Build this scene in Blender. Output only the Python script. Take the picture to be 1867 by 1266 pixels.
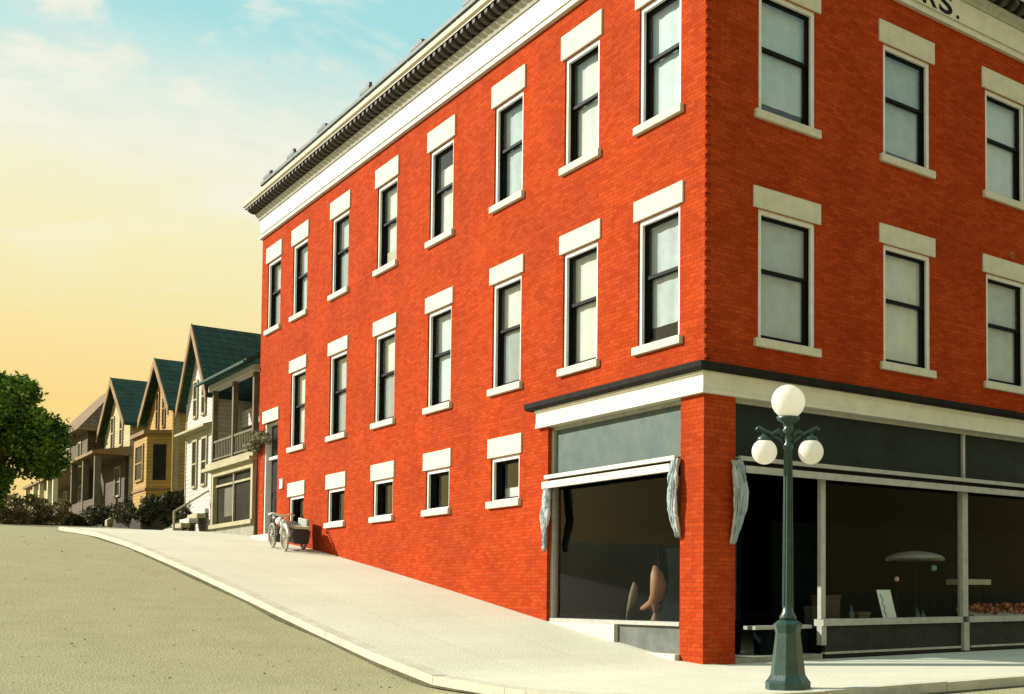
import bpy, bmesh, math, random
import numpy as np
from mathutils import Vector, Matrix
random.seed(7); RNG = np.random.default_rng(11)
for o in list(bpy.data.objects): bpy.data.objects.remove(o, do_unlink=True)
SC = bpy.context.scene
COL = SC.collection
R = math.radians

# ------------------------------------------------------------------ camera
# World axes: the lit side wall of the corner building lies in the plane x = 0 and runs uphill along +y,
# the shaded front lies in y = 0 and runs along +x, the pavement at the corner is z = 0.
cd = bpy.data.cameras.new('camera'); cam = bpy.data.objects.new('camera', cd); COL.objects.link(cam)
cam.location = (-11.245, -15.656, 1.20)
cam.rotation_euler = (R(90 + 2.29), 0, R(-42.07))
cd.sensor_width = 36; cd.lens = 40.64; cd.shift_x = -0.3131; cd.shift_y = 0.195
cd.clip_start = 0.1; cd.clip_end = 3000
SC.camera = cam

# ------------------------------------------------------------------ sky
SUN_EL, SUN_AZ = R(27), math.atan2(0.69, -0.724)     # direction towards the sun, in the ground plane
sunv = Vector((math.cos(SUN_EL) * math.cos(SUN_AZ), math.cos(SUN_EL) * math.sin(SUN_AZ), math.sin(SUN_EL)))
W = bpy.data.worlds.new('World'); SC.world = W; W.use_nodes = True
nt = W.node_tree; nt.nodes.clear()
def N(tree, t, **kw):
    n = tree.nodes.new(t)
    for k, v in kw.items():
        if k == 'inp':
            for a, b in v.items(): n.inputs[a].default_value = b
        else: setattr(n, k, v)
    return n
wo = N(nt, 'ShaderNodeOutputWorld')
sky = N(nt, 'ShaderNodeTexSky', sky_type='NISHITA', sun_disc=False, sun_elevation=SUN_EL, sun_rotation=math.atan2(sunv.x, sunv.y))
b1 = N(nt, 'ShaderNodeBackground', inp={'Strength': 0.07}); nt.links.new(sky.outputs[0], b1.inputs['Color'])
tc = N(nt, 'ShaderNodeTexCoord'); sp = N(nt, 'ShaderNodeSeparateXYZ'); nt.links.new(tc.outputs['Generated'], sp.inputs[0])
ramp = N(nt, 'ShaderNodeValToRGB'); nt.links.new(sp.outputs['Z'], ramp.inputs[0])
cr = ramp.color_ramp
stops = [(0.0, (0.99, 0.67, 0.19)), (0.14, (0.99, 0.71, 0.22)), (0.20, (0.99, 0.81, 0.36)), (0.264, (0.98, 0.89, 0.52)), (0.31, (0.93, 0.90, 0.66)), (0.35, (0.78, 0.89, 0.76)), (0.41, (0.40, 0.76, 0.78)), (1.0, (0.32, 0.66, 0.78))]
while len(cr.elements) < len(stops): cr.elements.new(0.5)
for e, (p, c) in zip(cr.elements, stops): e.position = p; e.color = (*c, 1)
# clouds on a flat layer: direction divided by its height
dv = N(nt, 'ShaderNodeMath', operation='ADD', inp={1: 0.12}); nt.links.new(sp.outputs['Z'], dv.inputs[0])
vd = N(nt, 'ShaderNodeVectorMath', operation='DIVIDE'); nt.links.new(tc.outputs['Generated'], vd.inputs[0])
cb = N(nt, 'ShaderNodeCombineXYZ')
for i in range(3): nt.links.new(dv.outputs[0], cb.inputs[i])
nt.links.new(cb.outputs[0], vd.inputs[1])
mp = N(nt, 'ShaderNodeMapping'); mp.inputs['Location'].default_value = (3.3, 1.1, 0); mp.inputs['Scale'].default_value = (1, 1, 0.0)
nt.links.new(vd.outputs[0], mp.inputs[0])
nz = N(nt, 'ShaderNodeTexNoise', inp={'Scale': 2.7, 'Detail': 9.0, 'Roughness': 0.62, 'Distortion': 0.3}); nt.links.new(mp.outputs[0], nz.inputs['Vector'])
cl = N(nt, 'ShaderNodeMapRange', interpolation_type='SMOOTHSTEP', inp={'From Min': 0.45, 'From Max': 0.61, 'To Min': 0.0, 'To Max': 0.92}); nt.links.new(nz.outputs[0], cl.inputs[0])
lo = N(nt, 'ShaderNodeMapRange', interpolation_type='SMOOTHSTEP', inp={'From Min': 0.17, 'From Max': 0.36}); nt.links.new(sp.outputs['Z'], lo.inputs[0])
cm = N(nt, 'ShaderNodeMath', operation='MULTIPLY'); nt.links.new(cl.outputs[0], cm.inputs[0]); nt.links.new(lo.outputs[0], cm.inputs[1])
mx = N(nt, 'ShaderNodeMix', data_type='RGBA'); nt.links.new(cm.outputs[0], mx.inputs[0]); nt.links.new(ramp.outputs[0], mx.inputs[6])
mx.inputs[7].default_value = (0.96, 0.93, 0.76, 1)
b2 = N(nt, 'ShaderNodeBackground', inp={'Strength': 0.55}); nt.links.new(mx.outputs[2], b2.inputs['Color'])
ms = N(nt, 'ShaderNodeMixShader', inp={0: 0.93}); nt.links.new(b1.outputs[0], ms.inputs[1]); nt.links.new(b2.outputs[0], ms.inputs[2])
nt.links.new(ms.outputs[0], wo.inputs[0])

# ------------------------------------------------------------------ sun
sd = bpy.data.lights.new('sun', 'SUN'); so = bpy.data.objects.new('sun', sd); COL.objects.link(so)
sd.energy = 5.0; sd.angle = R(0.6); sd.color = (1.0, 0.93, 0.82)
so.rotation_euler = (-sunv).to_track_quat('-Z', 'Y').to_euler(); so.location = (-30, 20, 40)
vs = SC.view_settings; vs.view_transform = 'Standard'; vs.look = 'None'; vs.exposure = 0.87; vs.gamma = 1; vs.use_curve_mapping = False

# ------------------------------------------------------------------ materials
MATS = {}
def mat(name, col, rough=0.8, var=0.0, scale=3.0, spec=0.3, metal=0.0, bump=0.0, bscale=40.0, col2=None, dirt=None):
    """procedural material: two tones mixed by noise, a fine grain, and relief"""
    if name in MATS: return MATS[name]
    m = bpy.data.materials.new(name); m.use_nodes = True; t = m.node_tree
    b = t.nodes['Principled BSDF']; b.inputs['Roughness'].default_value = rough
    b.inputs['Specular IOR Level'].default_value = spec; b.inputs['Metallic'].default_value = metal
    tc = N(t, 'ShaderNodeTexCoord')
    c2 = col2 or tuple(max(0, c * (1 - var)) for c in col)
    n1 = N(t, 'ShaderNodeTexNoise', inp={'Scale': scale, 'Detail': 5.0, 'Roughness': 0.62}); t.links.new(tc.outputs['Object'], n1.inputs['Vector'])
    r1 = N(t, 'ShaderNodeMapRange', inp={'From Min': 0.33, 'From Max': 0.67}); t.links.new(n1.outputs[0], r1.inputs[0])
    mx = N(t, 'ShaderNodeMix', data_type='RGBA'); t.links.new(r1.outputs[0], mx.inputs[0])
    mx.inputs[6].default_value = (*col, 1); mx.inputs[7].default_value = (*c2, 1)
    out = mx.outputs[2]
    if bump:
        n2 = N(t, 'ShaderNodeTexNoise', inp={'Scale': bscale, 'Detail': 3.0}); t.links.new(tc.outputs['Object'], n2.inputs['Vector'])
        bp = N(t, 'ShaderNodeBump', inp={'Strength': bump, 'Distance': 0.02}); t.links.new(n2.outputs[0], bp.inputs['Height'])
        t.links.new(bp.outputs[0], b.inputs['Normal'])
        mg = N(t, 'ShaderNodeMix', data_type='RGBA', blend_type='MULTIPLY', inp={0: 1.0}); t.links.new(out, mg.inputs[6])
        gr = N(t, 'ShaderNodeMapRange', inp={'From Min': 0.3, 'From Max': 0.7, 'To Min': 1 - 0.35 * min(1, bump), 'To Max': 1.0}); t.links.new(n2.outputs[0], gr.inputs[0])
        t.links.new(gr.outputs[0], mg.inputs[7]); out = mg.outputs[2]
    t.links.new(out, b.inputs['Base Color'])
    MATS[name] = m; return m

def brick_mat():
    m = bpy.data.materials.new('red_brick'); m.use_nodes = True; t = m.node_tree; b = t.nodes['Principled BSDF']
    b.inputs['Roughness'].default_value = 0.95; b.inputs['Specular IOR Level'].default_value = 0.04
    g = N(t, 'ShaderNodeNewGeometry'); s = N(t, 'ShaderNodeSeparateXYZ'); t.links.new(g.outputs['Position'], s.inputs[0])
    ad = N(t, 'ShaderNodeMath', operation='ADD'); t.links.new(s.outputs[0], ad.inputs[0]); t.links.new(s.outputs[1], ad.inputs[1])
    c = N(t, 'ShaderNodeCombineXYZ'); t.links.new(ad.outputs[0], c.inputs[0]); t.links.new(s.outputs[2], c.inputs[1])
    br = N(t, 'ShaderNodeTexBrick', inp={'Scale': 1.0, 'Mortar Size': 0.0065, 'Mortar Smooth': 0.4, 'Bias': 0.0, 'Brick Width': 0.215, 'Row Height': 0.072,
        'Color1': (0.425, 0.056, 0.011, 1), 'Color2': (0.33, 0.035, 0.006, 1), 'Mortar': (0.25, 0.042, 0.014, 1)})
    t.links.new(c.outputs[0], br.inputs['Vector'])
    n = N(t, 'ShaderNodeTexNoise', inp={'Scale': 0.55, 'Detail': 7.0, 'Roughness': 0.65}); t.links.new(g.outputs['Position'], n.inputs['Vector'])
    mr = N(t, 'ShaderNodeMapRange', inp={'From Min': 0.3, 'From Max': 0.7, 'To Min': 0.78, 'To Max': 1.08}); t.links.new(n.outputs[0], mr.inputs[0])
    n3 = N(t, 'ShaderNodeTexNoise', inp={'Scale': 16.0, 'Detail': 3.0}); t.links.new(g.outputs['Position'], n3.inputs['Vector'])
    mr3 = N(t, 'ShaderNodeMapRange', inp={'From Min': 0.35, 'From Max': 0.65, 'To Min': 0.84, 'To Max': 1.06}); t.links.new(n3.outputs[0], mr3.inputs[0])
    mm = N(t, 'ShaderNodeMath', operation='MULTIPLY'); t.links.new(mr.outputs[0], mm.inputs[0]); t.links.new(mr3.outputs[0], mm.inputs[1])
    mx = N(t, 'ShaderNodeMix', data_type='RGBA', blend_type='MULTIPLY', inp={0: 1.0}); t.links.new(br.outputs['Color'], mx.inputs[6]); t.links.new(mm.outputs[0], mx.inputs[7])
    # rain-washed soot streaks (stretched up and down) and pale lime specks with ragged shapes of their own
    mpz = N(t, 'ShaderNodeMapping'); mpz.inputs['Scale'].default_value = (2.6, 2.6, 0.22); t.links.new(g.outputs['Position'], mpz.inputs[0])
    ns = N(t, 'ShaderNodeTexNoise', inp={'Scale': 1.0, 'Detail': 6.0, 'Roughness': 0.7}); t.links.new(mpz.outputs[0], ns.inputs['Vector'])
    st = N(t, 'ShaderNodeMapRange', interpolation_type='SMOOTHSTEP', inp={'From Min': 0.53, 'From Max': 0.74, 'To Min': 0.0, 'To Max': 0.55}); t.links.new(ns.outputs[0], st.inputs[0])
    m2 = N(t, 'ShaderNodeMix', data_type='RGBA'); t.links.new(st.outputs[0], m2.inputs[0]); t.links.new(mx.outputs[2], m2.inputs[6]); m2.inputs[7].default_value = (0.20, 0.024, 0.008, 1)
    nl = N(t, 'ShaderNodeTexNoise', inp={'Scale': 5.5, 'Detail': 8.0, 'Roughness': 0.8}); t.links.new(g.outputs['Position'], nl.inputs['Vector'])
    sl_ = N(t, 'ShaderNodeMapRange', inp={'From Min': 0.70, 'From Max': 0.80, 'To Min': 0.0, 'To Max': 0.35}); t.links.new(nl.outputs[0], sl_.inputs[0])
    m3 = N(t, 'ShaderNodeMix', data_type='RGBA'); t.links.new(sl_.outputs[0], m3.inputs[0]); t.links.new(m2.outputs[2], m3.inputs[6]); m3.inputs[7].default_value = (0.55, 0.26, 0.15, 1)
    t.links.new(m3.outputs[2], b.inputs['Base Color'])
    bp = N(t, 'ShaderNodeBump', inp={'Strength': 0.5, 'Distance': 0.012}); bp.invert = True; t.links.new(br.outputs['Fac'], bp.inputs['Height'])
    t.links.new(bp.outputs[0], b.inputs['Normal'])
    MATS['red_brick'] = m; return m

def glass_mat(name, tint, ior=1.45, rough=0.0):
    m = bpy.data.materials.new(name); m.use_nodes = True; t = m.node_tree; t.nodes.remove(t.nodes['Principled BSDF'])
    o = t.nodes['Material Output']
    tr = N(t, 'ShaderNodeBsdfTransparent'); tr.inputs[0].default_value = (*tint, 1)
    g = N(t, 'ShaderNodeNewGeometry'); dt = N(t, 'ShaderNodeVectorMath', operation='DOT_PRODUCT'); t.links.new(g.outputs['Normal'], dt.inputs[0]); t.links.new(g.outputs['Incoming'], dt.inputs[1])
    ab = N(t, 'ShaderNodeMath', operation='ABSOLUTE'); t.links.new(dt.outputs['Value'], ab.inputs[0])
    om = N(t, 'ShaderNodeMath', operation='SUBTRACT', inp={0: 1.0}); t.links.new(ab.outputs[0], om.inputs[1])
    pw = N(t, 'ShaderNodeMath', operation='POWER', inp={1: 5.0}); t.links.new(om.outputs[0], pw.inputs[0])
    f0 = 2 * ((ior - 1) / (ior + 1)) ** 2
    f = N(t, 'ShaderNodeMath', operation='MULTIPLY_ADD', inp={1: 1 - f0, 2: f0}); t.links.new(pw.outputs[0], f.inputs[0])
    gl = N(t, 'ShaderNodeBsdfGlossy', inp={'Roughness': rough}); gl.inputs[0].default_value = (0.9, 0.95, 0.95, 1)
    tc = N(t, 'ShaderNodeTexCoord'); nn = N(t, 'ShaderNodeTexNoise', inp={'Scale': 1.7, 'Detail': 2.0}); t.links.new(tc.outputs['Object'], nn.inputs['Vector'])
    bp = N(t, 'ShaderNodeBump', inp={'Strength': 0.03, 'Distance': 0.02}); t.links.new(nn.outputs[0], bp.inputs['Height']); t.links.new(bp.outputs[0], gl.inputs['Normal'])
    mx = N(t, 'ShaderNodeMixShader'); t.links.new(f.outputs[0], mx.inputs[0]); t.links.new(tr.outputs[0], mx.inputs[1]); t.links.new(gl.outputs[0], mx.inputs[2])
    t.links.new(mx.outputs[0], o.inputs[0]); MATS[name] = m; return m

def leaf_mat(name, c1, c2, scale=1.2):
    m = bpy.data.materials.new(name); m.use_nodes = True; t = m.node_tree; b = t.nodes['Principled BSDF']
    b.inputs['Roughness'].default_value = 0.7; b.inputs['Specular IOR Level'].default_value = 0.2
    g = N(t, 'ShaderNodeNewGeometry'); n = N(t, 'ShaderNodeTexNoise', inp={'Scale': scale, 'Detail': 4.0}); t.links.new(g.outputs['Position'], n.inputs['Vector'])
    ri = N(t, 'ShaderNodeMath', operation='MULTIPLY_ADD', inp={1: 0.45, 2: -0.22}); t.links.new(g.outputs['Random Per Island'], ri.inputs[0])
    ad = N(t, 'ShaderNodeMath', operation='ADD'); t.links.new(n.outputs[0], ad.inputs[0]); t.links.new(ri.outputs[0], ad.inputs[1])
    r = N(t, 'ShaderNodeMapRange', inp={'From Min': 0.3, 'From Max': 0.7}); t.links.new(ad.outputs[0], r.inputs[0])
    mx = N(t, 'ShaderNodeMix', data_type='RGBA'); t.links.new(r.outputs[0], mx.inputs[0]); mx.inputs[6].default_value = (*c1, 1); mx.inputs[7].default_value = (*c2, 1)
    t.links.new(mx.outputs[2], b.inputs['Base Color'])
    tl = N(t, 'ShaderNodeBsdfTranslucent'); t.links.new(mx.outputs[2], tl.inputs[0])
    ms = N(t, 'ShaderNodeMixShader', inp={0: 0.25}); t.links.new(b.outputs[0], ms.inputs[1]); t.links.new(tl.outputs[0], ms.inputs[2])
    t.links.new(ms.outputs[0], t.nodes['Material Output'].inputs[0]); MATS[name] = m; return m

def courses(m, row, wide, depth, dark):     # clapboard or shingle courses: relief plus a thin dark line under each row
    t = m.node_tree; b = t.nodes['Principled BSDF']; g = N(t, 'ShaderNodeNewGeometry'); s_ = N(t, 'ShaderNodeSeparateXYZ'); t.links.new(g.outputs['Position'], s_.inputs[0])
    ad = N(t, 'ShaderNodeMath', operation='ADD'); t.links.new(s_.outputs[0], ad.inputs[0]); t.links.new(s_.outputs[1], ad.inputs[1])
    c = N(t, 'ShaderNodeCombineXYZ'); t.links.new(ad.outputs[0], c.inputs[0]); t.links.new(s_.outputs[2], c.inputs[1])
    br = N(t, 'ShaderNodeTexBrick', inp={'Scale': 1.0, 'Brick Width': wide, 'Row Height': row, 'Mortar Size': row * 0.09, 'Mortar Smooth': 0.3, 'Color1': (1, 1, 1, 1), 'Color2': (0.82, 0.82, 0.82, 1), 'Mortar': (dark, dark, dark, 1)})
    t.links.new(c.outputs[0], br.inputs['Vector'])
    src = b.inputs['Base Color'].links[0].from_socket; m1 = N(t, 'ShaderNodeMix', data_type='RGBA', blend_type='MULTIPLY', inp={0: 1.0})
    t.links.new(src, m1.inputs[6]); t.links.new(br.outputs['Color'], m1.inputs[7]); t.links.new(m1.outputs[2], b.inputs['Base Color'])
    bp = N(t, 'ShaderNodeBump', inp={'Strength': 0.8, 'Distance': depth}); bp.invert = True; t.links.new(br.outputs['Fac'], bp.inputs['Height']); t.links.new(bp.outputs[0], b.inputs['Normal'])
BRICK = brick_mat()
STONE = mat('cream_stone', (0.60, 0.565, 0.45), 0.8, 0.16, 5, bump=0.35, bscale=60)
PAINT = mat('cream_paint', (0.60, 0.575, 0.47), 0.6, 0.16, 3)
FRAME = mat('white_frame_paint', (0.66, 0.66, 0.62), 0.55, 0.15, 6)
SASH = mat('black_sash_paint', (0.009, 0.009, 0.009), 0.6, 0.3, 8, spec=0.08)
BLIND = mat('pale_blind', (0.50, 0.56, 0.57), 0.9, 0.14, 3.5)
BLINDW = mat('warm_white_blind', (0.56, 0.57, 0.52), 0.9, 0.18, 2.5)
BLINDG = mat('soft_grey_blind', (0.40, 0.455, 0.46), 0.9, 0.22, 3.0)
BLIND2 = mat('grey_blind', (0.28, 0.31, 0.31), 0.9, 0.2, 3.5)
GLASS = glass_mat('window_glass', (0.90, 0.94, 0.93), 1.5)
SHOPGLASS = glass_mat('shop_glass', (0.82, 0.88, 0.86), 1.12)
TRANSOM = mat('prism_glass', (0.062, 0.105, 0.10), 0.55, 0.3, 2.5, spec=0.15, bump=0.4, bscale=55, col2=(0.10, 0.135, 0.115))
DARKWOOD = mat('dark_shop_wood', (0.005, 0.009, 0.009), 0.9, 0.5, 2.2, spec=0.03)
SHOPTRIM = mat('weathered_cream_trim', (0.38, 0.38, 0.32), 0.6, 0.25, 7)
CORNMETAL = mat('dark_cornice_metal', (0.022, 0.021, 0.018), 0.85, 0.4, 4, spec=0.08)
GUTTER = mat('green_grey_metal', (0.085, 0.115, 0.105), 0.6, 0.5, 2.2, spec=0.3, bump=0.2, bscale=15)
PAVE = mat('pale_concrete', (0.62, 0.60, 0.475), 0.9, 0.10, 0.45, bump=0.42, bscale=30, spec=0.1)
def worn_pavement():     # cast slabs with hairline joints, scattered dark stains and cracks
    t = PAVE.node_tree; b = t.nodes['Principled BSDF']; g = N(t, 'ShaderNodeNewGeometry')
    src = b.inputs['Base Color'].links[0].from_socket
    br = N(t, 'ShaderNodeTexBrick', offset=0.0, inp={'Scale': 1.0, 'Brick Width': 1.5, 'Row Height': 1.52, 'Mortar Size': 0.012, 'Mortar Smooth': 0.6, 'Color1': (1, 1, 1, 1), 'Color2': (0.95, 0.95, 0.94, 1), 'Mortar': (0.80, 0.79, 0.75, 1)})
    t.links.new(g.outputs['Position'], br.inputs['Vector'])
    n = N(t, 'ShaderNodeTexNoise', inp={'Scale': 2.3, 'Detail': 9.0, 'Roughness': 0.75}); t.links.new(g.outputs['Position'], n.inputs['Vector'])
    r = N(t, 'ShaderNodeMapRange', interpolation_type='SMOOTHSTEP', inp={'From Min': 0.60, 'From Max': 0.78, 'To Min': 1.0, 'To Max': 0.72}); t.links.new(n.outputs[0], r.inputs[0])
    m1 = N(t, 'ShaderNodeMix', data_type='RGBA', blend_type='MULTIPLY', inp={0: 1.0}); t.links.new(src, m1.inputs[6]); t.links.new(br.outputs['Color'], m1.inputs[7])
    m2 = N(t, 'ShaderNodeMix', data_type='RGBA', blend_type='MULTIPLY', inp={0: 1.0}); t.links.new(m1.outputs[2], m2.inputs[6]); t.links.new(r.outputs[0], m2.inputs[7])
    t.links.new(m2.outputs[2], b.inputs['Base Color'])
worn_pavement()
KERB = mat('kerb_stone', (0.56, 0.53, 0.41), 0.9, 0.22, 1.6, bump=0.4, bscale=18, spec=0.15)
ROAD = mat('packed_gravel', (0.385, 0.355, 0.205), 0.95, 0.12, 1.1, bump=0.9, bscale=34, spec=0.05)
GREEN = mat('green_lamp_iron', (0.010, 0.058, 0.042), 0.36, 0.55, 7, spec=0.6, bump=0.1, bscale=30)
ROOFG = mat('green_shingle', (0.030, 0.088, 0.062), 0.85, 0.45, 1.6, bump=0.5, bscale=14)
ROOFB = mat('brown_shingle', (0.25, 0.155, 0.08), 0.9, 0.35, 1.2, bump=0.5, bscale=12)
WHITEW = mat('white_clapboard', (0.50, 0.48, 0.42), 0.7, 0.10, 1.2)
YELLOW = mat('ochre_clapboard', (0.42, 0.25, 0.055), 0.75, 0.2, 1.3)
CREAMW = mat('cream_clapboard', (0.45, 0.37, 0.18), 0.75, 0.22, 1.3)
BROWNW = mat('brown_clapboard', (0.095, 0.068, 0.030), 0.8, 0.4, 1.3)
RAKE = mat('brown_rake_board', (0.23, 0.14, 0.05), 0.8, 0.4, 2)
TRIMO = mat('olive_cream_trim', (0.34, 0.30, 0.17), 0.7, 0.25, 2)
DARKWIN = mat('dark_house_window', (0.016, 0.016, 0.013), 0.4, 0.5, 2, spec=0.12)
for m_ in (WHITEW, YELLOW, CREAMW, BROWNW): courses(m_, 0.16, 3.6, 0.02, 0.62)
for m_ in (ROOFG, ROOFB): courses(m_, 0.24, 0.34, 0.03, 0.5)
GREYST = mat('grey_plinth_stone', (0.30, 0.29, 0.22), 0.85, 0.35, 2.5, bump=0.5, bscale=12)
TRUNK = mat('brown_bark', (0.10, 0.062, 0.028), 0.95, 0.5, 5, bump=0.8, bscale=12)
LEAF = leaf_mat('tree_leaf', (0.009, 0.04, 0.006), (0.17, 0.27, 0.025), 1.1)
HEDGE = leaf_mat('hedge_leaf', (0.016, 0.017, 0.006), (0.075, 0.068, 0.022), 1.5)
SCRUB = leaf_mat('brown_scrub', (0.055, 0.045, 0.016), (0.19, 0.16, 0.06), 1.2)
VINE = leaf_mat('vine_leaf', (0.04, 0.045, 0.02), (0.30, 0.29, 0.17), 3.0)
GLOBE = mat('opal_glass', (0.86, 0.84, 0.78), 0.15, 0.04, 2, spec=0.5)
def opal():     # thin opal glass lets the light through from behind
    t = GLOBE.node_tree; b = t.nodes['Principled BSDF']; tl = N(t, 'ShaderNodeBsdfTranslucent'); tl.inputs[0].default_value = (0.95, 0.93, 0.86, 1)
    m = N(t, 'ShaderNodeMixShader', inp={0: 0.55}); t.links.new(b.outputs[0], m.inputs[1]); t.links.new(tl.outputs[0], m.inputs[2]); t.links.new(m.outputs[0], t.nodes['Material Output'].inputs[0])
opal()
CANVAS = mat('white_canvas', (0.46, 0.46, 0.43), 0.9, 0.25, 6)
CANVASB = mat('pale_blue_canvas', (0.30, 0.37, 0.39), 0.9, 0.25, 6)
BLACK = mat('black_enamel', (0.014, 0.014, 0.013), 0.4, 0.3, 6, spec=0.5)
RUBBER = mat('grey_rubber', (0.33, 0.31, 0.24), 0.8, 0.35, 9)
STEEL = mat('pale_nickel', (0.62, 0.60, 0.50), 0.35, 0.2, 8, spec=0.6)

# ------------------------------------------------------------------ mesh building
class MB:
    def __init__(s): s.v = []; s.f = []
    def add(s, vs, fs):
        k = len(s.v); s.v += [tuple(p) for p in vs]; s.f += [tuple(i + k for i in f) for f in fs]; return s
    def hexa(s, p):   # 8 points: bottom ring 0-3, top ring 4-7
        return s.add(p, [(3, 2, 1, 0), (4, 5, 6, 7), (0, 1, 5, 4), (1, 2, 6, 5), (2, 3, 7, 6), (3, 0, 4, 7)])
    def box(s, x0, x1, y0, y1, z0, z1):
        return s.hexa([(x0, y0, z0), (x1, y0, z0), (x1, y1, z0), (x0, y1, z0), (x0, y0, z1), (x1, y0, z1), (x1, y1, z1), (x0, y1, z1)])
    def tube(s, pts, rad, n=8, cap=True):
        pts = [Vector(p) for p in pts]; rad = rad if isinstance(rad, (list, tuple)) else [rad] * len(pts)
        k = len(s.v); up0 = None
        for i, p in enumerate(pts):
            d = (pts[min(i + 1, len(pts) - 1)] - pts[max(i - 1, 0)]).normalized()
            a = up0 if up0 is not None else (Vector((0, 0, 1)) if abs(d.z) < 0.9 else Vector((1, 0, 0)))
            x = (a - d * a.dot(d)).normalized(); up0 = x; y = d.cross(x)
            for j in range(n):
                t = 2 * math.pi * j / n; s.v.append(tuple(p + (x * math.cos(t) + y * math.sin(t)) * rad[i]))
        for i in range(len(pts) - 1):
            for j in range(n):
                a = k + i * n + j; b = k + i * n + (j + 1) % n; s.f.append((a, b, b + n, a + n))
        if cap:
            s.f.append(tuple(k + j for j in reversed(range(n)))); s.f.append(tuple(k + (len(pts) - 1) * n + j for j in range(n)))
        return s
    def lathe(s, prof, n=16, c=(0, 0, 0), rot=0.0):   # prof: (radius, z)
        k = len(s.v)
        for r, z in prof:
            for j in range(n):
                t = rot + 2 * math.pi * j / n; s.v.append((c[0] + r * math.cos(t), c[1] + r * math.sin(t), c[2] + z))
        for i in range(len(prof) - 1):
            for j in range(n):
                a = k + i * n + j; b = k + i * n + (j + 1) % n; s.f.append((a, b, b + n, a + n))
        s.f.append(tuple(k + j for j in reversed(range(n)))); s.f.append(tuple(k + (len(prof) - 1) * n + j for j in range(n)))
        return s
    def prism(s, poly, axis, a, b):   # 2D polygon extruded along an axis ('x': poly is (y,z); 'y': poly is (x,z); 'z': poly is (x,y))
        n = len(poly); k = len(s.v)
        def pt(q, t):
            return {'x': (t, q[0], q[1]), 'y': (q[0], t, q[1]), 'z': (q[0], q[1], t)}[axis]
        for t in (a, b): s.v += [pt(q, t) for q in poly]
        s.f.append(tuple(k + i for i in range(n))); s.f.append(tuple(k + n + i for i in reversed(range(n))))
        for i in range(n): j = (i + 1) % n; s.f.append((k + j, k + i, k + n + i, k + n + j))
        return s
    def map(s, fn): s.v = [tuple(fn(*p)) for p in s.v]; return s
    def mesh(s, name, m, smooth=False, bevel=0.0, recalc=True):
        me = bpy.data.meshes.new(name); me.from_pydata(s.v, [], s.f); me.materials.append(m)
        if recalc or bevel:
            bm = bmesh.new(); bm.from_mesh(me); bmesh.ops.recalc_face_normals(bm, faces=bm.faces)
            if bevel: bmesh.ops.bevel(bm, geom=bm.edges[:], offset=bevel, segments=1, affect='EDGES')
            bm.to_mesh(me); bm.free()
        if smooth: me.polygons.foreach_set('use_smooth', [True] * len(me.polygons))
        me.update(); return me
def ob(name, me, parent=None, loc=(0, 0, 0), rz=0.0):
    o = bpy.data.objects.new(name, me); COL.objects.link(o); o.location = loc; o.rotation_euler = (0, 0, rz)
    if parent: o.parent = parent
    return o
def part(name, mb, m, parent, smooth=False, bevel=0.0, loc=(0, 0, 0)): return ob(name, mb.mesh(name, m, smooth, bevel), parent, loc)
def tag(o, label, cat, group=None):
    o['label'] = label; o['category'] = cat
    if group: o['group'] = group
    return o
def thing(name, label, cat, loc=(0, 0, 0), rz=0.0, group=None): return tag(ob(name, None, None, loc, rz), label, cat, group)
def struct(o): o['kind'] = 'structure'; return o
def side(u, w, z): return (-w, u, z)     # facade coordinates (along, outwards, up) on the lit side wall
def front(u, w, z): return (u, -w, z)    # the same on the shaded front

# ------------------------------------------------------------------ terrain
GY = [-900, -0.3, 0.6, 5.47, 9.9, 13.86, 19.3, 24.6, 33.7, 48, 60, 80, 900]
GZ = [0, 0, 0.03, 0.657, 1.267, 1.79, 2.47, 3.01, 3.62, 4.45, 5.0, 5.4, 5.6]
def G(y): return float(np.interp(y, GY, GZ))
KX, KY = -4.50, -5.15     # kerb lines: along the hill street and along the front street
YS = sorted(set([-900, -300, -120, -60, -30, -18, -10, -6, -3, -1.2, -0.6, 0, 0.3] + [v for v in GY if v > -100] + list(np.arange(1, 62, 1.0)) + [70, 100, 160, 300, 600]))
def smoothG(y): return (G(y - 0.8) + G(y) * 2 + G(y + 0.8)) / 4
XS = [-900, -300, -100, -50, -30, -20, -14, -10, -7, -4.6, -4, 0, 6, 14, 30, 100, 300, 900]
mb = MB()
for y in YS:
    for x in XS: mb.v.append((x, y, smoothG(y) - 0.13))
nx = len(XS)
for i in range(len(YS) - 1):
    for j in range(nx - 1): a = i * nx + j; mb.f.append((a, a + 1, a + 1 + nx, a + nx))
ground = struct(ob('ground', mb.mesh('ground', ROAD, True)))

# pavement: an L round the building corner with a rounded outer corner, 0.13 m above the road
mb = MB(); RC = 2.6
ys = [v for v in YS if KY < v < 31] + [31]
def outer_x(y):     # kerb edge of the side pavement, rounded at the corner
    c = KY + RC
    return KX + 0.15 if y >= c else KX + 0.15 + RC - math.sqrt(max(0, RC * RC - (c - y) ** 2))
yl = sorted(set([KY + 0.15] + [KY + 0.15 + 0.3 * i for i in range(1, 9)] + ys))
for y in yl:
    xo = outer_x(max(y, KY + 0.0))
    for t in (0, 0.25, 0.5, 0.75, 1): mb.v.append((xo + (0.25 - xo) * t, y, smoothG(y)))
for i in range(len(yl) - 1):
    for j in range(4): a = i * 5 + j; mb.f.append((a, a + 1, a + 6, a + 5))
k = len(mb.v)
xs = [0.25, 2, 4, 6, 8, 12, 16, 22, 30, 45, 60]
for x in xs:
    for y in (KY + 0.15, -3.4, -1.7, 0.3): mb.v.append((x, y, 0.0))
for i in range(len(xs) - 1):
    for j in range(3): a = k + i * 4 + j; mb.f.append((a, a + 4, a + 5, a + 1))
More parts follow.
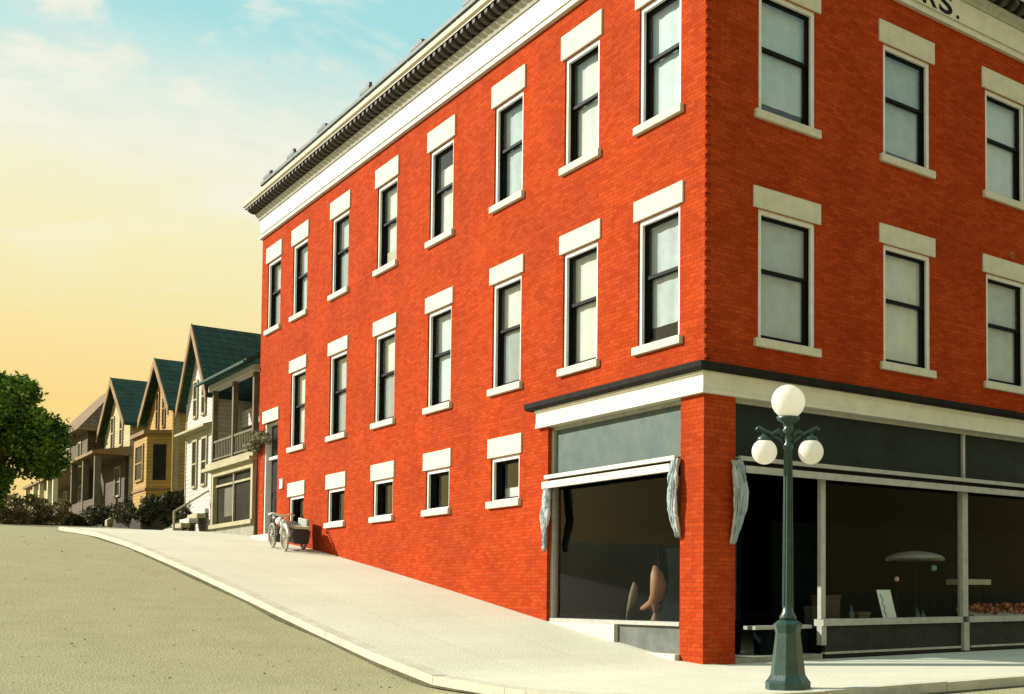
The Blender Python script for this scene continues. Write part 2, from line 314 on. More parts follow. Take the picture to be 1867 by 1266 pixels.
pave = struct(ob('pavement', mb.mesh('pavement', PAVE)))
# kerb stones, one by one
def kerb_stone(p0, p1, wdt=0.22):
    d = Vector((p1[0] - p0[0], p1[1] - p0[1], 0)).normalized(); n = Vector((d.y, -d.x, 0)) * wdt; g = d * 0.006
    q = []
    for dz in (-0.35, random.uniform(0.004, 0.014)):
        for (p, s, off) in ((p0, 1, 0), (p1, -1, 0), (p1, -1, 1), (p0, 1, 1)):
            q.append((p[0] + g.x * s + n.x * off, p[1] + g.y * s + n.y * off, p[2] + dz))
    part('kerb_stone', MB().hexa(q), KERB, pave)
pts = []
y = 31.0
while y > KY + RC + 0.4: pts.append((KX, y, smoothG(y))); y -= 2.2
for i in range(5):
    t = math.pi + math.pi / 2 * i / 4; pts.append((KX + RC + RC * math.cos(t), KY + RC + RC * math.sin(t), smoothG(KY + RC + RC * math.sin(t))))
x = KX + RC + 2.2
while x < 40: pts.append((x, KY, 0.0)); x += 2.2
for a, b in zip(pts[:-1], pts[1:]): kerb_stone(a, b, -0.22)

# damp dirt lying in the channel along the kerb, and loose stones on the road
b = MB(); DIRT = mat('gutter_dirt', (0.17, 0.15, 0.085), 0.95, 0.45, 2.5, bump=0.8, bscale=25, spec=0.05)
gp = pts
for i, p in enumerate(gp):
    a_, c_ = gp[max(0, i - 1)], gp[min(len(gp) - 1, i + 1)]; d = Vector((c_[0] - a_[0], c_[1] - a_[1], 0)).normalized(); n = Vector((d.y, -d.x, 0))
    wv = random.uniform(0.05, 0.16)
    b.v += [(p[0] - n.x * 0.02, p[1] - n.y * 0.02, p[2] - 0.118), (p[0] + n.x * wv, p[1] + n.y * wv, p[2] - 0.124)]
for i in range(len(gp) - 1): b.f.append((2 * i, 2 * i + 1, 2 * i + 3, 2 * i + 2))
struct(ob('gutter', b.mesh('gutter', DIRT)))
b = MB()
for i in range(420):
    x_, y_ = random.uniform(-14, -4.7), random.uniform(-6, 24) if i % 3 else random.uniform(-7, 4)
    if x_ > -5.0 and y_ < 0: continue
    q = random.uniform(0.012, 0.035); z_ = smoothG(y_) - 0.13; t = random.uniform(0, 3)
    b.add([(x_ + q * math.cos(t + k * 2.1) * random.uniform(0.7, 1.3), y_ + q * math.sin(t + k * 2.1), z_ - 0.004) for k in range(3)] + [(x_, y_, z_ + q * 0.7)], [(0, 1, 3), (1, 2, 3), (2, 0, 3)])
o = tag(ob('road_gravel', b.mesh('road_gravel', mat('loose_stone', (0.26, 0.24, 0.17), 0.95, 0.5, 30))), 'loose small stones scattered over the packed gravel road', 'gravel'); o['kind'] = 'stuff'

# ------------------------------------------------------------------ the brick corner building
BW, BL = 14.0, 24.7      # width of the front, length of the side
BT = 12.80               # top of the brickwork
bld = thing('brick_building', 'three-storey red brick corner building with cream cornice and shop windows', 'building')
def wall_mesh(fn, u0, u1, z0, z1, holes, depth):
    us = sorted(set([u0, u1] + [h[0] for h in holes] + [h[1] for h in holes])); zs = sorted(set([z0, z1] + [h[2] for h in holes] + [h[3] for h in holes]))
    m = MB(); idx = {}
    def vid(u, z):
        if (u, z) not in idx: idx[(u, z)] = len(m.v); m.v.append(fn(u, 0, z))
        return idx[(u, z)]
    for a, b in zip(us[:-1], us[1:]):
        for c, d in zip(zs[:-1], zs[1:]):
            cu, cz = (a + b) / 2, (c + d) / 2
            if any(h[0] < cu < h[1] and h[2] < cz < h[3] for h in holes): continue
            m.f.append((vid(a, c), vid(b, c), vid(b, d), vid(a, d)))
    for h in holes:
        a, b, c, d = h[:4]
        for p, q in (((a, c), (b, c)), ((b, c), (b, d)), ((b, d), (a, d)), ((a, d), (a, c))):
            m.add([fn(p[0], 0, p[1]), fn(q[0], 0, q[1]), fn(q[0], -depth, q[1]), fn(p[0], -depth, p[1])], [(0, 1, 2, 3)])
    return m
OW = 0.66     # half width of a window opening
side_c = {0: 23.40, 1: 20.87, 2: 17.44, 3: 14.02, 4: 10.66, 5: 7.21, 6: 4.12, 7: 1.39}
front_c = [1.80, 4.86, 7.88, 10.9]
Z2, Z3, Z1 = (5.62, 7.91), (9.65, 11.84), (3.17, 4.11)
wins = []     # (fn, u, z0, z1, lintel height, kind)
special = {(3, 3): 'gap', (4, 3): 'lowered', (2, 3): 'dim', (2, 2): 'dim', (5, 2): 'half', (0, 3): 'dim', (3, 2): 'dim'}
hs, hf = [], []
for i, u in side_c.items():
    if i > 0: wins.append((side, u, *Z2, 0.38, special.get((i, 2), 'full'), 's2'))
    wins.append((side, u, *Z3, 0.50, special.get((i, 3), 'full'), 's3'))
    if 1 <= i <= 5: wins.append((side, u - (0.05 if i == 1 else 0), *Z1, 0.42, 'small', 's1'))
for u in front_c:
    wins.append((front, u, *Z2, 0.38, 'full', 'f2')); wins.append((front, u, *Z3, 0.44, 'full', 'f3'))
for w in wins: (hs if w[0] is side else hf).append((round(w[1] - OW, 4), round(w[1] + OW, 4), w[2], w[3]))
hs += [(0.68, 5.33, -0.39, 4.60), (22.72, 24.08, 2.95, 6.63)]
hf += [(0.66, 13.3, -0.39, 4.60)]
part('brick_wall', wall_mesh(side, 0, BL, -0.4, BT, hs, 0.28), BRICK, bld)
part('brick_wall', wall_mesh(front, 0, BW, -0.4, BT, hf, 0.28), BRICK, bld)
part('rear_wall', MB().add([(BW, 0, -0.4), (BW, BL, -0.4), (0, BL, -0.4), (0, BL, BT), (BW, BL, BT), (BW, 0, BT)], [(0, 1, 4, 5), (1, 2, 3, 4)]), BRICK, bld)
part('roof_deck', MB().box(0.3, BW - 0.05, 0.3, BL - 0.3, 14.05, 14.15), CORNMETAL, bld)
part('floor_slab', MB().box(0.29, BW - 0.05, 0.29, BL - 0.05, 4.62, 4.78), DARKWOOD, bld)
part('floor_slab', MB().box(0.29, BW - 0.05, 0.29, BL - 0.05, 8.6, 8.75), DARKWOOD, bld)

# windows: each opening is a part, its stone, sashes, panes and blind are sub-parts
cache = {}
def shared(key, make):
    if key not in cache: cache[key] = make()
    return cache[key]
def win_mesh(key, fn, m, name, fill, bevel=0.0):
    def make():
        b = MB(); fill(b); b.map(fn); return b.mesh(name, m, False, bevel)
    return shared((key, fn.__name__, name), make)
def ring(b, u0, u1, z0, z1, t, w0, w1, tb=None, tt=None):
    tb = t if tb is None else tb; tt = t if tt is None else tt
    b.box(u0, u0 + t, w0, w1, z0, z1); b.box(u1 - t, u1, w0, w1, z0, z1)
    b.box(u0 + t, u1 - t, w0, w1, z0, z0 + tb); b.box(u0 + t, u1 - t, w0, w1, z1 - tt, z1)
for fn, u, z0, z1, lh, kind, key in wins:
    h = z1 - z0; a = OW; k = key + kind
    W0 = ob('window', win_mesh(k, fn, FRAME, 'window', lambda b: ring(b, -a, a, 0, h, 0.085, -0.085, -0.03, 0.03)), bld, fn(u, 0, z0))
    ob('reveal_shade', win_mesh(k, fn, SASH, 'reveal_shade', lambda b: ring(b, -a, a, 0, h, 0.080, -0.24, -0.087, 0.03)), W0)  # inner reveal coloured black to stand in for its shade
    el = random.uniform(-0.015, 0.015)
    def lint(b):
        b.add([(-a - 0.12, -0.02, 0), (a + 0.12, -0.02, 0), (a + 0.12, -0.02, lh), (-a - 0.12, -0.02, lh),
               (-a - 0.12, 0.035, 0), (a + 0.12, 0.035, 0), (a + 0.12, 0.035, lh), (-a - 0.12, 0.035, lh)], [(3, 2, 1, 0), (4, 5, 6, 7), (0, 1, 5, 4), (1, 2, 6, 5), (2, 3, 7, 6), (3, 0, 4, 7)])
    ob('lintel', win_mesh(key, fn, STONE, 'lintel', lint, 0.008), W0, fn(0, 0, h + 0.002))
    ob('sill', win_mesh(key, fn, STONE, 'sill', lambda b: b.box(-a - 0.10, a + 0.10, -0.20, 0.075, -0.155, -0.004), 0.01), W0)
    if kind == 'small':
        ob('sash', win_mesh(k, fn, SASH, 'sash', lambda b: ring(b, -a + 0.087, a - 0.087, 0.032, h - 0.087, 0.05, -0.21, -0.17)), W0)
        ob('pane', win_mesh(k, fn, GLASS, 'pane', lambda b: b.add([(-a + 0.12, -0.19, 0.06), (a - 0.12, -0.19, 0.06), (a - 0.12, -0.19, h - 0.12), (-a + 0.12, -0.19, h - 0.12)], [(0, 1, 2, 3)])), W0)
        if key == 's1' and u < 8: ob('blind', win_mesh(k + 'b', fn, BLIND, 'blind', lambda b: b.box(-a + 0.1, a - 0.1, -0.30, -0.285, 0.02, 0.30)), W0)
        continue
    dh = 0.0
    mid = h * 0.545
    ob('upper_sash', win_mesh(k, fn, SASH, 'upper_sash', lambda b: ring(b, -a + 0.087, a - 0.087, mid - 0.03, h - 0.087, 0.05, -0.150, -0.112, 0.06)), W0)
    ob('lower_sash', win_mesh(k, fn, SASH, 'lower_sash', lambda b: ring(b, -a + 0.087, a - 0.087, 0.032, mid + 0.03, 0.065, -0.198, -0.154, 0.08, 0.055)), W0)
    ob('pane', win_mesh(k, fn, GLASS, 'upper_pane', lambda b: b.add([(-a + 0.13, -0.131, mid), (a - 0.13, -0.131, mid), (a - 0.13, -0.131, h - 0.13), (-a + 0.13, -0.131, h - 0.13)], [(0, 1, 2, 3)])), W0)
    ob('pane', win_mesh(k, fn, GLASS, 'lower_pane', lambda b: b.add([(-a + 0.15, -0.176, 0.1), (a - 0.15, -0.176, 0.1), (a - 0.15, -0.176, mid), (-a + 0.15, -0.176, mid)], [(0, 1, 2, 3)])), W0)
    zr = {'full': (0.01, h), 'gap': (0.48, h), 'lowered': (0.01, h * 0.80), 'dim': (0.01, h), 'half': (h * 0.42, h)}[kind]
    wob = 0.018; tone = random.choice((BLIND, BLIND, BLINDW, BLINDG)); vk = tone.name
    if kind == 'full' and random.random() < 0.45: zr = (h * random.uniform(0.04, 0.16), h); vk += '%.2f' % zr[0]
    def blind(b, zr=zr, ua=-a + 0.05, ub=a - 0.05):
        n = 8
        for i in range(n + 1):
            uu = ua + (ub - ua) * i / n; ww = -0.225 - wob * (0.5 + 0.5 * math.sin(i * 2.4 + zr[0]))
            b.v += [(uu, ww, zr[0]), (uu, ww, zr[1])]
        for i in range(n): b.f.append((2 * i, 2 * i + 2, 2 * i + 3, 2 * i + 1))
    ob('blind', win_mesh(k + vk, fn, tone, 'blind', blind), W0)
    if kind in ('dim', 'half'):
        ob('blind', win_mesh(k + 'd', fn, BLIND2, 'low_blind', lambda b: blind(b, (0.0, h * 0.52), -a + 0.04, a - 0.04)), W0).location = fn(0, 0.03, 0)

# toothed bricks up the corner on the front side
tooth = MB().box(0.004, 0.105, -0.034, 0.03, 0, 0.075).mesh('corner_brick', BRICK, False, 0.004)
z = 5.12
while z < 12.7:
    ob('corner_brick', tooth, bld, (0, 0, z)); z += 0.165

# entablature running round the corner: profile (outwards, up) swept with a mitre at the corner
def sweep(prof, u_side, u_front, m, name, parent, side_end_cap=True):
    b = MB(); n = len(prof)
    for w, z in prof: b.v.append((-w, u_side, z))
    for w, z in prof: b.v.append((-w, -w, z))
    for w, z in prof: b.v.append((u_front, -w, z))
    for r in range(2):
        for i in range(n): j = (i + 1) % n; b.f.append((r * n + i, r * n + j, (r + 1) * n + j, (r + 1) * n + i))
    b.f.append(tuple(range(n))); b.f.append(tuple(2 * n + i for i in reversed(range(n))))
    return part(name, b, m, parent)
END = BL + 0.10
cor = sweep([(-0.25, 13.80), (0.44, 13.80), (0.45, 13.84), (0.50, 13.86), (0.53, 13.95), (0.51, 13.97), (-0.25, 14.02)], END + 0.40, BW, PAINT, 'cornice', bld)
sweep([(-0.2, 12.78), (0.09, 12.78), (0.09, 12.86), (0.06, 12.90), (0.025, 12.90), (0.025, 12.96), (-0.2, 12.96)], END, BW, PAINT, 'architrave', bld)
sweep([(-0.2, 12.96), (0.055, 12.96), (0.055, 13.43), (-0.2, 13.43)], END, BW, PAINT, 'frieze', bld)
sweep([(-0.2, 13.43), (0.085, 13.43), (0.11, 13.49), (0.17, 13.55), (0.19, 13.58), (0.19, 13.62), (-0.2, 13.62)], END + 0.1, BW, SHOPTRIM, 'bed_moulding', bld)  # greyer than the frieze: shade below the cornice put into the colour
sweep([(-0.2, 13.62), (0.13, 13.62), (0.13, 13.80), (-0.2, 13.80)], END + 0.02, BW, CORNMETAL, 'cornice_backing', bld)
br_m = {}; BRKT = mat('shaded_bracket_metal', (0.075, 0.068, 0.05), 0.7, 0.5, 5)  # bracket colour darkened to carry the shade under the cornice
sweep([(0.10, 13.792), (0.435, 13.792), (0.435, 13.799), (0.10, 13.799)], END + 0.38, BW, CORNMETAL, 'soffit_shade', cor)  # thin dark sheet painted in as shade on the cornice underside
for fn in (side, front):
    b = MB(); b.prism([(0.131, 13.63), (0.30, 13.63), (0.42, 13.70), (0.42, 13.79), (0.131, 13.79)], 'x', -0.065, 0.065)
    b.map(lambda u, w, z, f=fn: f(u, w, z)); br_m[fn] = b.mesh('bracket', BRKT)
u = 0.30
while u < BL + 0.3:
    ob('bracket', br_m[side], cor, (0, u, 0)); u += 0.30
u = 0.0
while u < BW - 0.2:
    ob('bracket', br_m[front], cor, (u, 0, 0)); u += 0.30
# sheet metal parapet behind the cornice with its coping and small ridge caps
par = sweep([(-0.26, 14.0), (-0.02, 14.0), (-0.02, 14.62), (0.03, 14.64), (0.03, 14.74), (-0.26, 14.74)], END + 0.2, BW, GUTTER, 'parapet', bld)
for i, u in enumerate((24.3, 21.9, 19.1, 15.7, 12.2, 9.2, 6.4, 3.5)):
    b = MB().box(-0.04, 0.14, u - 0.35, u + 0.35, 14.742, 14.84).box(0.01, 0.09, u - 0.24 + 0.1 * (i % 3), u + 0.02, 14.842, 14.93 + 0.05 * (i % 2))
    part('ridge_cap', b, GUTTER, par)
for u in np.arange(1.2, 24, 2.9):
    b = MB().box(0.0, 0.022, u - 0.02, u + 0.02, 14.03, 14.61).map(lambda x, y, z: (x - 0.003, y, z)); part('parapet_seam', b, GUTTER, par)

# lettering on the frieze of the front: only the end of the name is in the picture
def letter(ch, x0, x1, z0, z1):
    cu = bpy.data.curves.new('letter', 'FONT'); cu.body = ch; cu.size = 0.5; cu.extrude = 0.006; cu.offset = 0.008
    to = bpy.data.objects.new('tmp', cu); COL.objects.link(to); bpy.context.view_layer.update()
    me = bpy.data.meshes.new_from_object(to.evaluated_get(bpy.context.evaluated_depsgraph_get())); bpy.data.objects.remove(to)
    me.materials.clear(); me.materials.append(SASH); me.name = 'letter'
    xs_ = [v.co.x for v in me.vertices]; ys_ = [v.co.y for v in me.vertices]; a_, b_, c_, d_ = min(xs_), max(xs_), min(ys_), max(ys_)
    for v in me.vertices: v.co = (x0 + (v.co.x - a_) / (b_ - a_) * (x1 - x0), -0.063 + v.co.z, z0 + (v.co.y - c_) / (d_ - c_) * (z1 - z0))
    ob('letter', me, bld)
letter('R', 5.26, 5.67, 13.0, 13.40); letter('S', 5.74, 6.13, 12.99, 13.41); letter('.', 6.26, 6.34, 13.0, 13.075)

# belt cornice over the shops
SE = 5.72
def belt(prof, u_end, m, name): return sweep(prof, u_end, BW, m, name, bld)
belt([(-0.1, 4.895), (0.17, 4.895), (0.21, 4.94), (0.22, 5.03), (-0.1, 5.05)], SE + 0.24, CORNMETAL, 'shop_cornice')
belt([(-0.2, 4.53), (0.085, 4.53), (0.085, 4.60), (0.07, 4.62), (0.07, 4.82), (0.11, 4.85), (0.11, 4.893), (-0.2, 4.893)], SE, PAINT, 'shop_fascia')
# shop interior: dark boarded room
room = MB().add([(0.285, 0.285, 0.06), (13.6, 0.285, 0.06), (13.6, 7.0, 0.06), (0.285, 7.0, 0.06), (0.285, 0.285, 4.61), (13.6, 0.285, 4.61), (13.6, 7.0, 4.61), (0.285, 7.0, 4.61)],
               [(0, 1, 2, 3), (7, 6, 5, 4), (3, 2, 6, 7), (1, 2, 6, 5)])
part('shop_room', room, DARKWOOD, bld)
# --- side shop window
sf = MB()
sf.box(0.68, 5.33, -0.20, -0.10, 4.46, 4.528)          # head
sf.box(0.68, 0.735, -0.20, -0.08, 0.70, 4.46); sf.box(5.25, 5.33, -0.20, -0.08, 0.70, 4.46)
sf.box(0.735, 5.25, -0.20, -0.11, 3.42, 3.545)
sf.box(0.68, 5.33, -0.22, -0.05, 0.63, 0.70)
sidefront = part('shopfront', sf.map(side), SHOPTRIM, bld)
part('transom_pane', MB().box(0.737, 5.248, -0.165, -0.150, 3.547, 4.458).map(side), TRANSOM, sidefront)
part('display_pane', MB().add([(0.737, -0.15, 0.70), (5.248, -0.15, 0.70), (5.248, -0.15, 3.42), (0.737, -0.15, 3.42)], [(0, 1, 2, 3)]).map(side), SHOPGLASS, sidefront)
part('stall_riser', MB().box(2.75, 5.33, -0.20, 0.02, 0.0, 0.628).map(side), PAVE, sidefront)
part('stall_riser', MB().box(0.69, 2.748, -0.20, -0.06, 0.0, 0.628).map(side), mat('grey_slate_panel', (0.13, 0.145, 0.12), 0.7, 0.4, 2.5, bump=0.4), sidefront)
part('riser_sill', MB().box(0.69, 2.748, -0.19, 0.01, 0.631, 0.695).map(side).map(lambda x, y, z: (x - 0.0, y, z + 0.002)), SHOPTRIM, sidefront)
part('step_edge', MB().box(0.68, 2.75, -0.05, 0.10, -0.2, 0.16).map(side), PAVE, sidefront)
# --- front shop windows
sf = MB()
sf.box(0.66, 13.3, -0.20, -0.09, 4.46, 4.528)
sf.box(0.66, 13.3, -0.20, -0.10, 3.41, 3.53)
for u, w in ((2.74, 0.055), (10.5, 0.08)): sf.box(u - w, u + w, -0.19, -0.09, 0.72, 3.41)
sf.box(6.52, 6.68, -0.21, -0.06, 0.72, 3.41); sf.box(6.57, 6.64, -0.19, -0.09, 3.53, 4.46)
sf.box(2.70, 6.50, -0.30, -0.04, 0.60, 0.72); sf.box(6.70, 13.3, -0.30, -0.04, 0.60, 0.72)
sf.box(2.75, 6.45, -0.16, -0.05, 0.085, 0.125); sf.box(6.75, 13.3, -0.16, -0.05, 0.085, 0.125)
sf.box(6.52, 6.68, -0.20, -0.03, 0.03, 0.60); sf.box(2.68, 2.80, -0.2, -0.07, 0.25, 0.60)
ff = part('shopfront', sf.map(front), SHOPTRIM, bld)
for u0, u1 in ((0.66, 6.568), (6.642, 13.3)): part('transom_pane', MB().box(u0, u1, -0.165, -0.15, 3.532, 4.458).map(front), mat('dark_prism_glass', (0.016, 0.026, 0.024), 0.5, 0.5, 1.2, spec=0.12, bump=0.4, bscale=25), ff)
for u0, u1 in ((2.797, 6.518), (6.682, 13.3)): part('display_pane', MB().add([(u0, -0.15, 0.72), (u1, -0.15, 0.72), (u1, -0.15, 3.41), (u0, -0.15, 3.41)], [(0, 1, 2, 3)]).map(front), SHOPGLASS, ff)
for u0, u1 in ((2.802, 6.518), (6.682, 13.3)): part('stall_riser', MB().box(u0, u1, -0.22, -0.12, 0.02, 0.598).map(front), mat('black_riser', (0.022, 0.022, 0.018), 0.6, 0.6, 5, bump=0.4), ff)
# recessed entry: step, low riser with sill, glazed door
part('entry_step', MB().box(0.68, 2.66, -1.1, -0.02, -0.1, 0.10).map(front), GREYST, ff)
part('entry_riser', MB().box(1.55, 2.67, -0.62, -0.42, 0.10, 0.55).map(front), DARKWOOD, ff)
part('entry_sill', MB().box(1.35, 2.67, -0.66, -0.32, 0.552, 0.615).map(front), SHOPTRIM, ff)
part('door', MB().box(0.72, 0.82, -1.05, -1.0, 0.1, 3.3).box(1.45, 1.55, -1.05, -1.0, 0.1, 3.3).box(0.82, 1.45, -1.05, -1.0, 0.1, 0.7).box(0.82, 1.45, -1.05, -1.0, 2.9, 3.0).map(front), DARKWOOD, ff)
part('entry_soffit', MB().box(0.67, 2.68, -1.2, -0.21, 3.41, 3.44).map(front), DARKWOOD, ff)
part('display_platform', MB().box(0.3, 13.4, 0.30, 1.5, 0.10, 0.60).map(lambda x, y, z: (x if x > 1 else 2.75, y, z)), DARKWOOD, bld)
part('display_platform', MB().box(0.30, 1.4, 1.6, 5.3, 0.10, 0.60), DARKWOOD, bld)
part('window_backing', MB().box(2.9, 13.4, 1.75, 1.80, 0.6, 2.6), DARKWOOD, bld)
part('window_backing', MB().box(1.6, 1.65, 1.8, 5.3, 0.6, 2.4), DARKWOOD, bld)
# pier footing blocks
# side door at the top of the hill street
dr = MB()
dr.box(22.72, 22.82, -0.22, -0.10, 3.02, 6.628); dr.box(23.98, 24.08, -0.22, -0.02, 3.02, 6.628); dr.box(22.82, 23.98, -0.22, -0.10, 5.45, 5.54); dr.box(22.82, 23.98, -0.22, -0.10, 6.55, 6.628)
sdoor = part('door', dr.map(side), FRAME, bld)
part('door_leaf', MB().box(22.822, 23.978, -0.24, -0.20, 3.02, 5.448).map(side), SASH, sdoor)
part('door_panel', MB().box(22.95, 23.32, -0.199, -0.185, 3.3, 4.2).box(23.45, 23.84, -0.199, -0.185, 3.3, 4.2).box(22.95, 23.84, -0.199, -0.185, 4.4, 5.3).map(side), SASH, sdoor)
part('transom_pane', MB().box(22.822, 23.978, -0.20, -0.19, 5.542, 6.548).map(side), DARKWIN, sdoor)
part('lintel', MB().box(22.62, 24.25, -0.02, 0.04, 6.632, 7.03).map(side), STONE, sdoor, bevel=0.008)
part('door_step', MB().box(22.5, 24.3, -0.1, 0.3, 2.6, 3.03).map(side), STONE, sdoor)
part('wall_plate', MB().box(22.05, 22.33, 0.002, 0.05, 4.42, 4.72).map(side), FRAME, bld)
# iron tie-rod ring on the front
b = MB(); b.tube([(8.08 + 0.055 * math.cos(t), 0.012, 8.44 + 0.055 * math.sin(t)) for t in np.linspace(0, 2 * math.pi, 13)], 0.014, 6, False)
part('tie_rod_ring', b.map(front), mat('yellow_brass', (0.25, 0.2, 0.06), 0.5, 0.3), bld)

# ------------------------------------------------------------------ rolled-up awnings
def folded_canvas(fn, u, z0, z1, wd, parent, seed, flip=1):
    rnd = random.Random(seed)
    for c, m, shift in ((0, CANVAS, 0.0), (1, CANVASB, 0.35)):
        b = MB(); nz, nu = 22, 22
        for i in range(nz + 1):
            t = i / nz; z = z1 + (z0 - z1) * t
            wdt = wd * (0.55 if c else 1.0) * (0.45 + 0.75 * math.sin(math.pi * min(1, t * 0.85 + 0.15)) ** 1.2) * (1.0 - 0.55 * t * t)
            for j in range(nu + 1):
                s = j / nu
                uu = u + flip * (shift * wd * (1 - 0.4 * t) + wdt * s + 0.02 * math.sin(t * 9 + j))
                ww = 0.02 + 0.03 * (1 + math.sin(j * 1.25 + 2.2 * math.sin(t * 4 + seed) + seed)) + (0.015 if c else 0) + 0.06 * math.sin(math.pi * t) + 0.015 * rnd.random()
                b.v.append(fn(uu, ww, z + 0.05 * math.sin(j * 1.3 + seed) * (0.3 + t)))
        for i in range(nz):
            for j in range(nu): a = i * (nu + 1) + j; b.f.append((a, a + 1, a + nu + 2, a + nu + 1))
        me = b.mesh('folded_canvas', m, True)
        o = ob('folded_canvas', me, parent); sm = o.modifiers.new('thickness', 'SOLIDIFY'); sm.thickness = 0.012
aw = thing('awning', 'rolled-up awning with bunched canvas ends over the sunlit side shop window', 'awning', group=None)
part('awning_roller', MB().box(0.72, 5.30, 0.02, 0.10, 3.47, 3.545).map(side), PAINT, aw)
part('awning_front_bar', MB().box(0.85, 5.36, 0.05, 0.12, 3.28, 3.415).map(side), PAINT, aw)
part('awning_back_board', MB().box(0.74, 5.30, -0.08, 0.015, 3.29, 3.53).map(side), SASH, aw)
folded_canvas(side, 5.34, 2.08, 3.30, 0.27, aw, 1, -1)
folded_canvas(side, 0.63, 2.2, 3.48, 0.24, aw, 2, 1)
aw = thing('awning', 'rolled-up awning on the shaded front shop window with bunched canvas by the pier', 'awning')
part('awning_roller', MB().box(0.70, 13.2, 0.02, 0.09, 3.455, 3.53).map(front), SHOPTRIM, aw)
part('awning_front_bar', MB().box(0.80, 13.2, 0.04, 0.11, 3.25, 3.37).map(front), SHOPTRIM, aw)
part('awning_back_board', MB().box(0.72, 13.2, -0.08, 0.015, 3.27, 3.50).map(front), SASH, aw)
folded_canvas(front, 0.53, 2.08, 3.45, 0.28, aw, 3, 1)

# ------------------------------------------------------------------ goods in the shop windows
def ball(b, c, r, n=10):
    b.lathe([(max(1e-3, r * math.sin(math.pi * i / 6)), -r * math.cos(math.pi * i / 6)) for i in range(7)], n, c); return b
CARD = mat('white_card', (0.85, 0.83, 0.76), 0.8, 0.05)
o = thing('price_card', 'white upright card leaning in the front shop window', 'card', (5.12, 0.75, 0.602))
part('card', MB().hexa([(-0.17, 0, 0), (0.21, 0, 0), (0.21, 0.012, 0), (-0.17, 0.012, 0), (-0.25, 0.14, 0.66), (0.13, 0.14, 0.66), (0.13, 0.152, 0.66), (-0.25, 0.152, 0.66)]), CARD, o)
b = MB(); b.tube([(-0.10 + 0.018 * math.sin(t * 3.1) - 0.05 * t / 6, -0.006 + 0.14 * (0.12 + t * 0.075) / 0.66 , 0.12 + t * 0.075) for t in np.linspace(0, 6, 26)], 0.006, 4)
part('pencil_scrawl', b, SASH, o)
o = thing('table_lamp', 'table lamp with wide pale fringed shade in the front shop window', 'lamp', (6.25, 1.15, 0.602))
part('base', MB().lathe([(0.12, 0), (0.12, 0.03), (0.035, 0.08), (0.03, 0.4), (0.055, 0.6), (0.03, 0.8), (0.02, 1.3)], 12), SASH, o, True)
part('lamp_shade', MB().lathe([(0.62, 1.32), (0.56, 1.38), (0.36, 1.44), (0.12, 1.475), (0.02, 1.48)], 24), mat('pale_silk', (0.40, 0.37, 0.32), 0.9, 0.3, 10), o, True)
b = MB()
for i in range(60):
    t = 2 * math.pi * i / 60; b.tube([(0.61 * math.cos(t), 0.61 * math.sin(t), 1.325), (0.61 * math.cos(t), 0.61 * math.sin(t), 1.27)], 0.010, 4)
part('fringe', b, mat('pale_silk', (0, 0, 0)), o)
for nm, lab, cat, c, r, col in (('glass_float', 'small pink ball on a stand in the front shop window', 'ornament', (5.50, 0.95, 1.48), 0.055, (0.75, 0.45, 0.38)),
                                ('vase', 'small pale blue round vase under the lamp shade', 'vase', (6.55, 0.9, 1.72), 0.07, (0.25, 0.45, 0.50))):
    o = thing(nm, lab, cat, (c[0], c[1], 0.602)); h = c[2] - 0.602
    part('stand', MB().lathe([(0.09, 0), (0.09, 0.02), (0.02, 0.06), (0.016, h - r)], 10), SASH, o, True)
    part('bowl', ball(MB(), (0, 0, h), r), mat(nm + '_glaze', col, 0.3, 0.2, 9, spec=0.5), o, True)
FR = [mat('orange_fruit', (0.55, 0.16, 0.04), 0.5, 0.3, 20), mat('red_fruit', (0.32, 0.05, 0.03), 0.5, 0.3, 20), mat('cream_box', (0.55, 0.47, 0.34), 0.8, 0.3, 8)]
for i, (x, w) in enumerate(((8.05, 0.50), (9.05, 0.45))):
    o = thing('fruit_tray', ('wooden tray heaped with orange and red goods beside the shop mullion', 'wooden tray heaped with red goods at the right edge of the shop window')[i], 'tray', (x, 0.85, 0.602))
    part('tray', MB().hexa([(-w, -0.25, 0), (w, -0.25, 0), (w, 0.25, 0), (-w, 0.25, 0), (-w, -0.28, 0.1), (w, -0.28, 0.1), (w, 0.32, 0.28), (-w, 0.32, 0.28)]), FR[2], o)
    for c in range(2):
        b = MB()
        for q in range(26): ball(b, (random.uniform(-w + 0.05, w - 0.05), random.uniform(-0.2, 0.25), 0.17 + random.uniform(0, 0.18)), random.uniform(0.035, 0.06), 6)
        part('goods', b, FR[c], o, True)['kind'] = 'stuff'
o = thing('display_shelf', 'pale covered shelf above the goods at the right of the shop window', 'shelf', (8.2, 1.35, 0.602))
part('board', MB().box(-0.55, 0.55, -0.15, 0.2, 0.78, 0.90), FR[2], o)
for s in (-1, 1): part('leg', MB().box(s * 0.5 - 0.03, s * 0.5 + 0.03, -0.05, 0.05, 0, 0.78), DARKWOOD, o)
o = thing('boot_display', 'brown curled leather boot shape in the side shop window', 'display', (0.75, 2.62, 0.602))
b = MB(); b.tube([(0, -0.02, 1.10), (0, -0.10, 0.95), (0, -0.16, 0.75), (0, -0.12, 0.55), (0, 0.05, 0.40), (0, 0.30, 0.32), (0, 0.42, 0.30)], [0.03, 0.12, 0.16, 0.14, 0.09, 0.06, 0.03], 10)
part('boot', b, mat('tan_leather', (0.30, 0.13, 0.06), 0.6, 0.3, 9), o, True)
part('stand', MB().lathe([(0.22, 0), (0.22, 0.03), (0.10, 0.09), (0.05, 0.22), (0.09, 0.40)], 12, (0, -0.08, 0)), mat('dark_leather', (0.16, 0.06, 0.03), 0.6, 0.3, 9), o)
o = thing('straw_bundle', 'tan feather-shaped display left of the brown boot shape', 'display', (0.75, 3.28, 0.602))
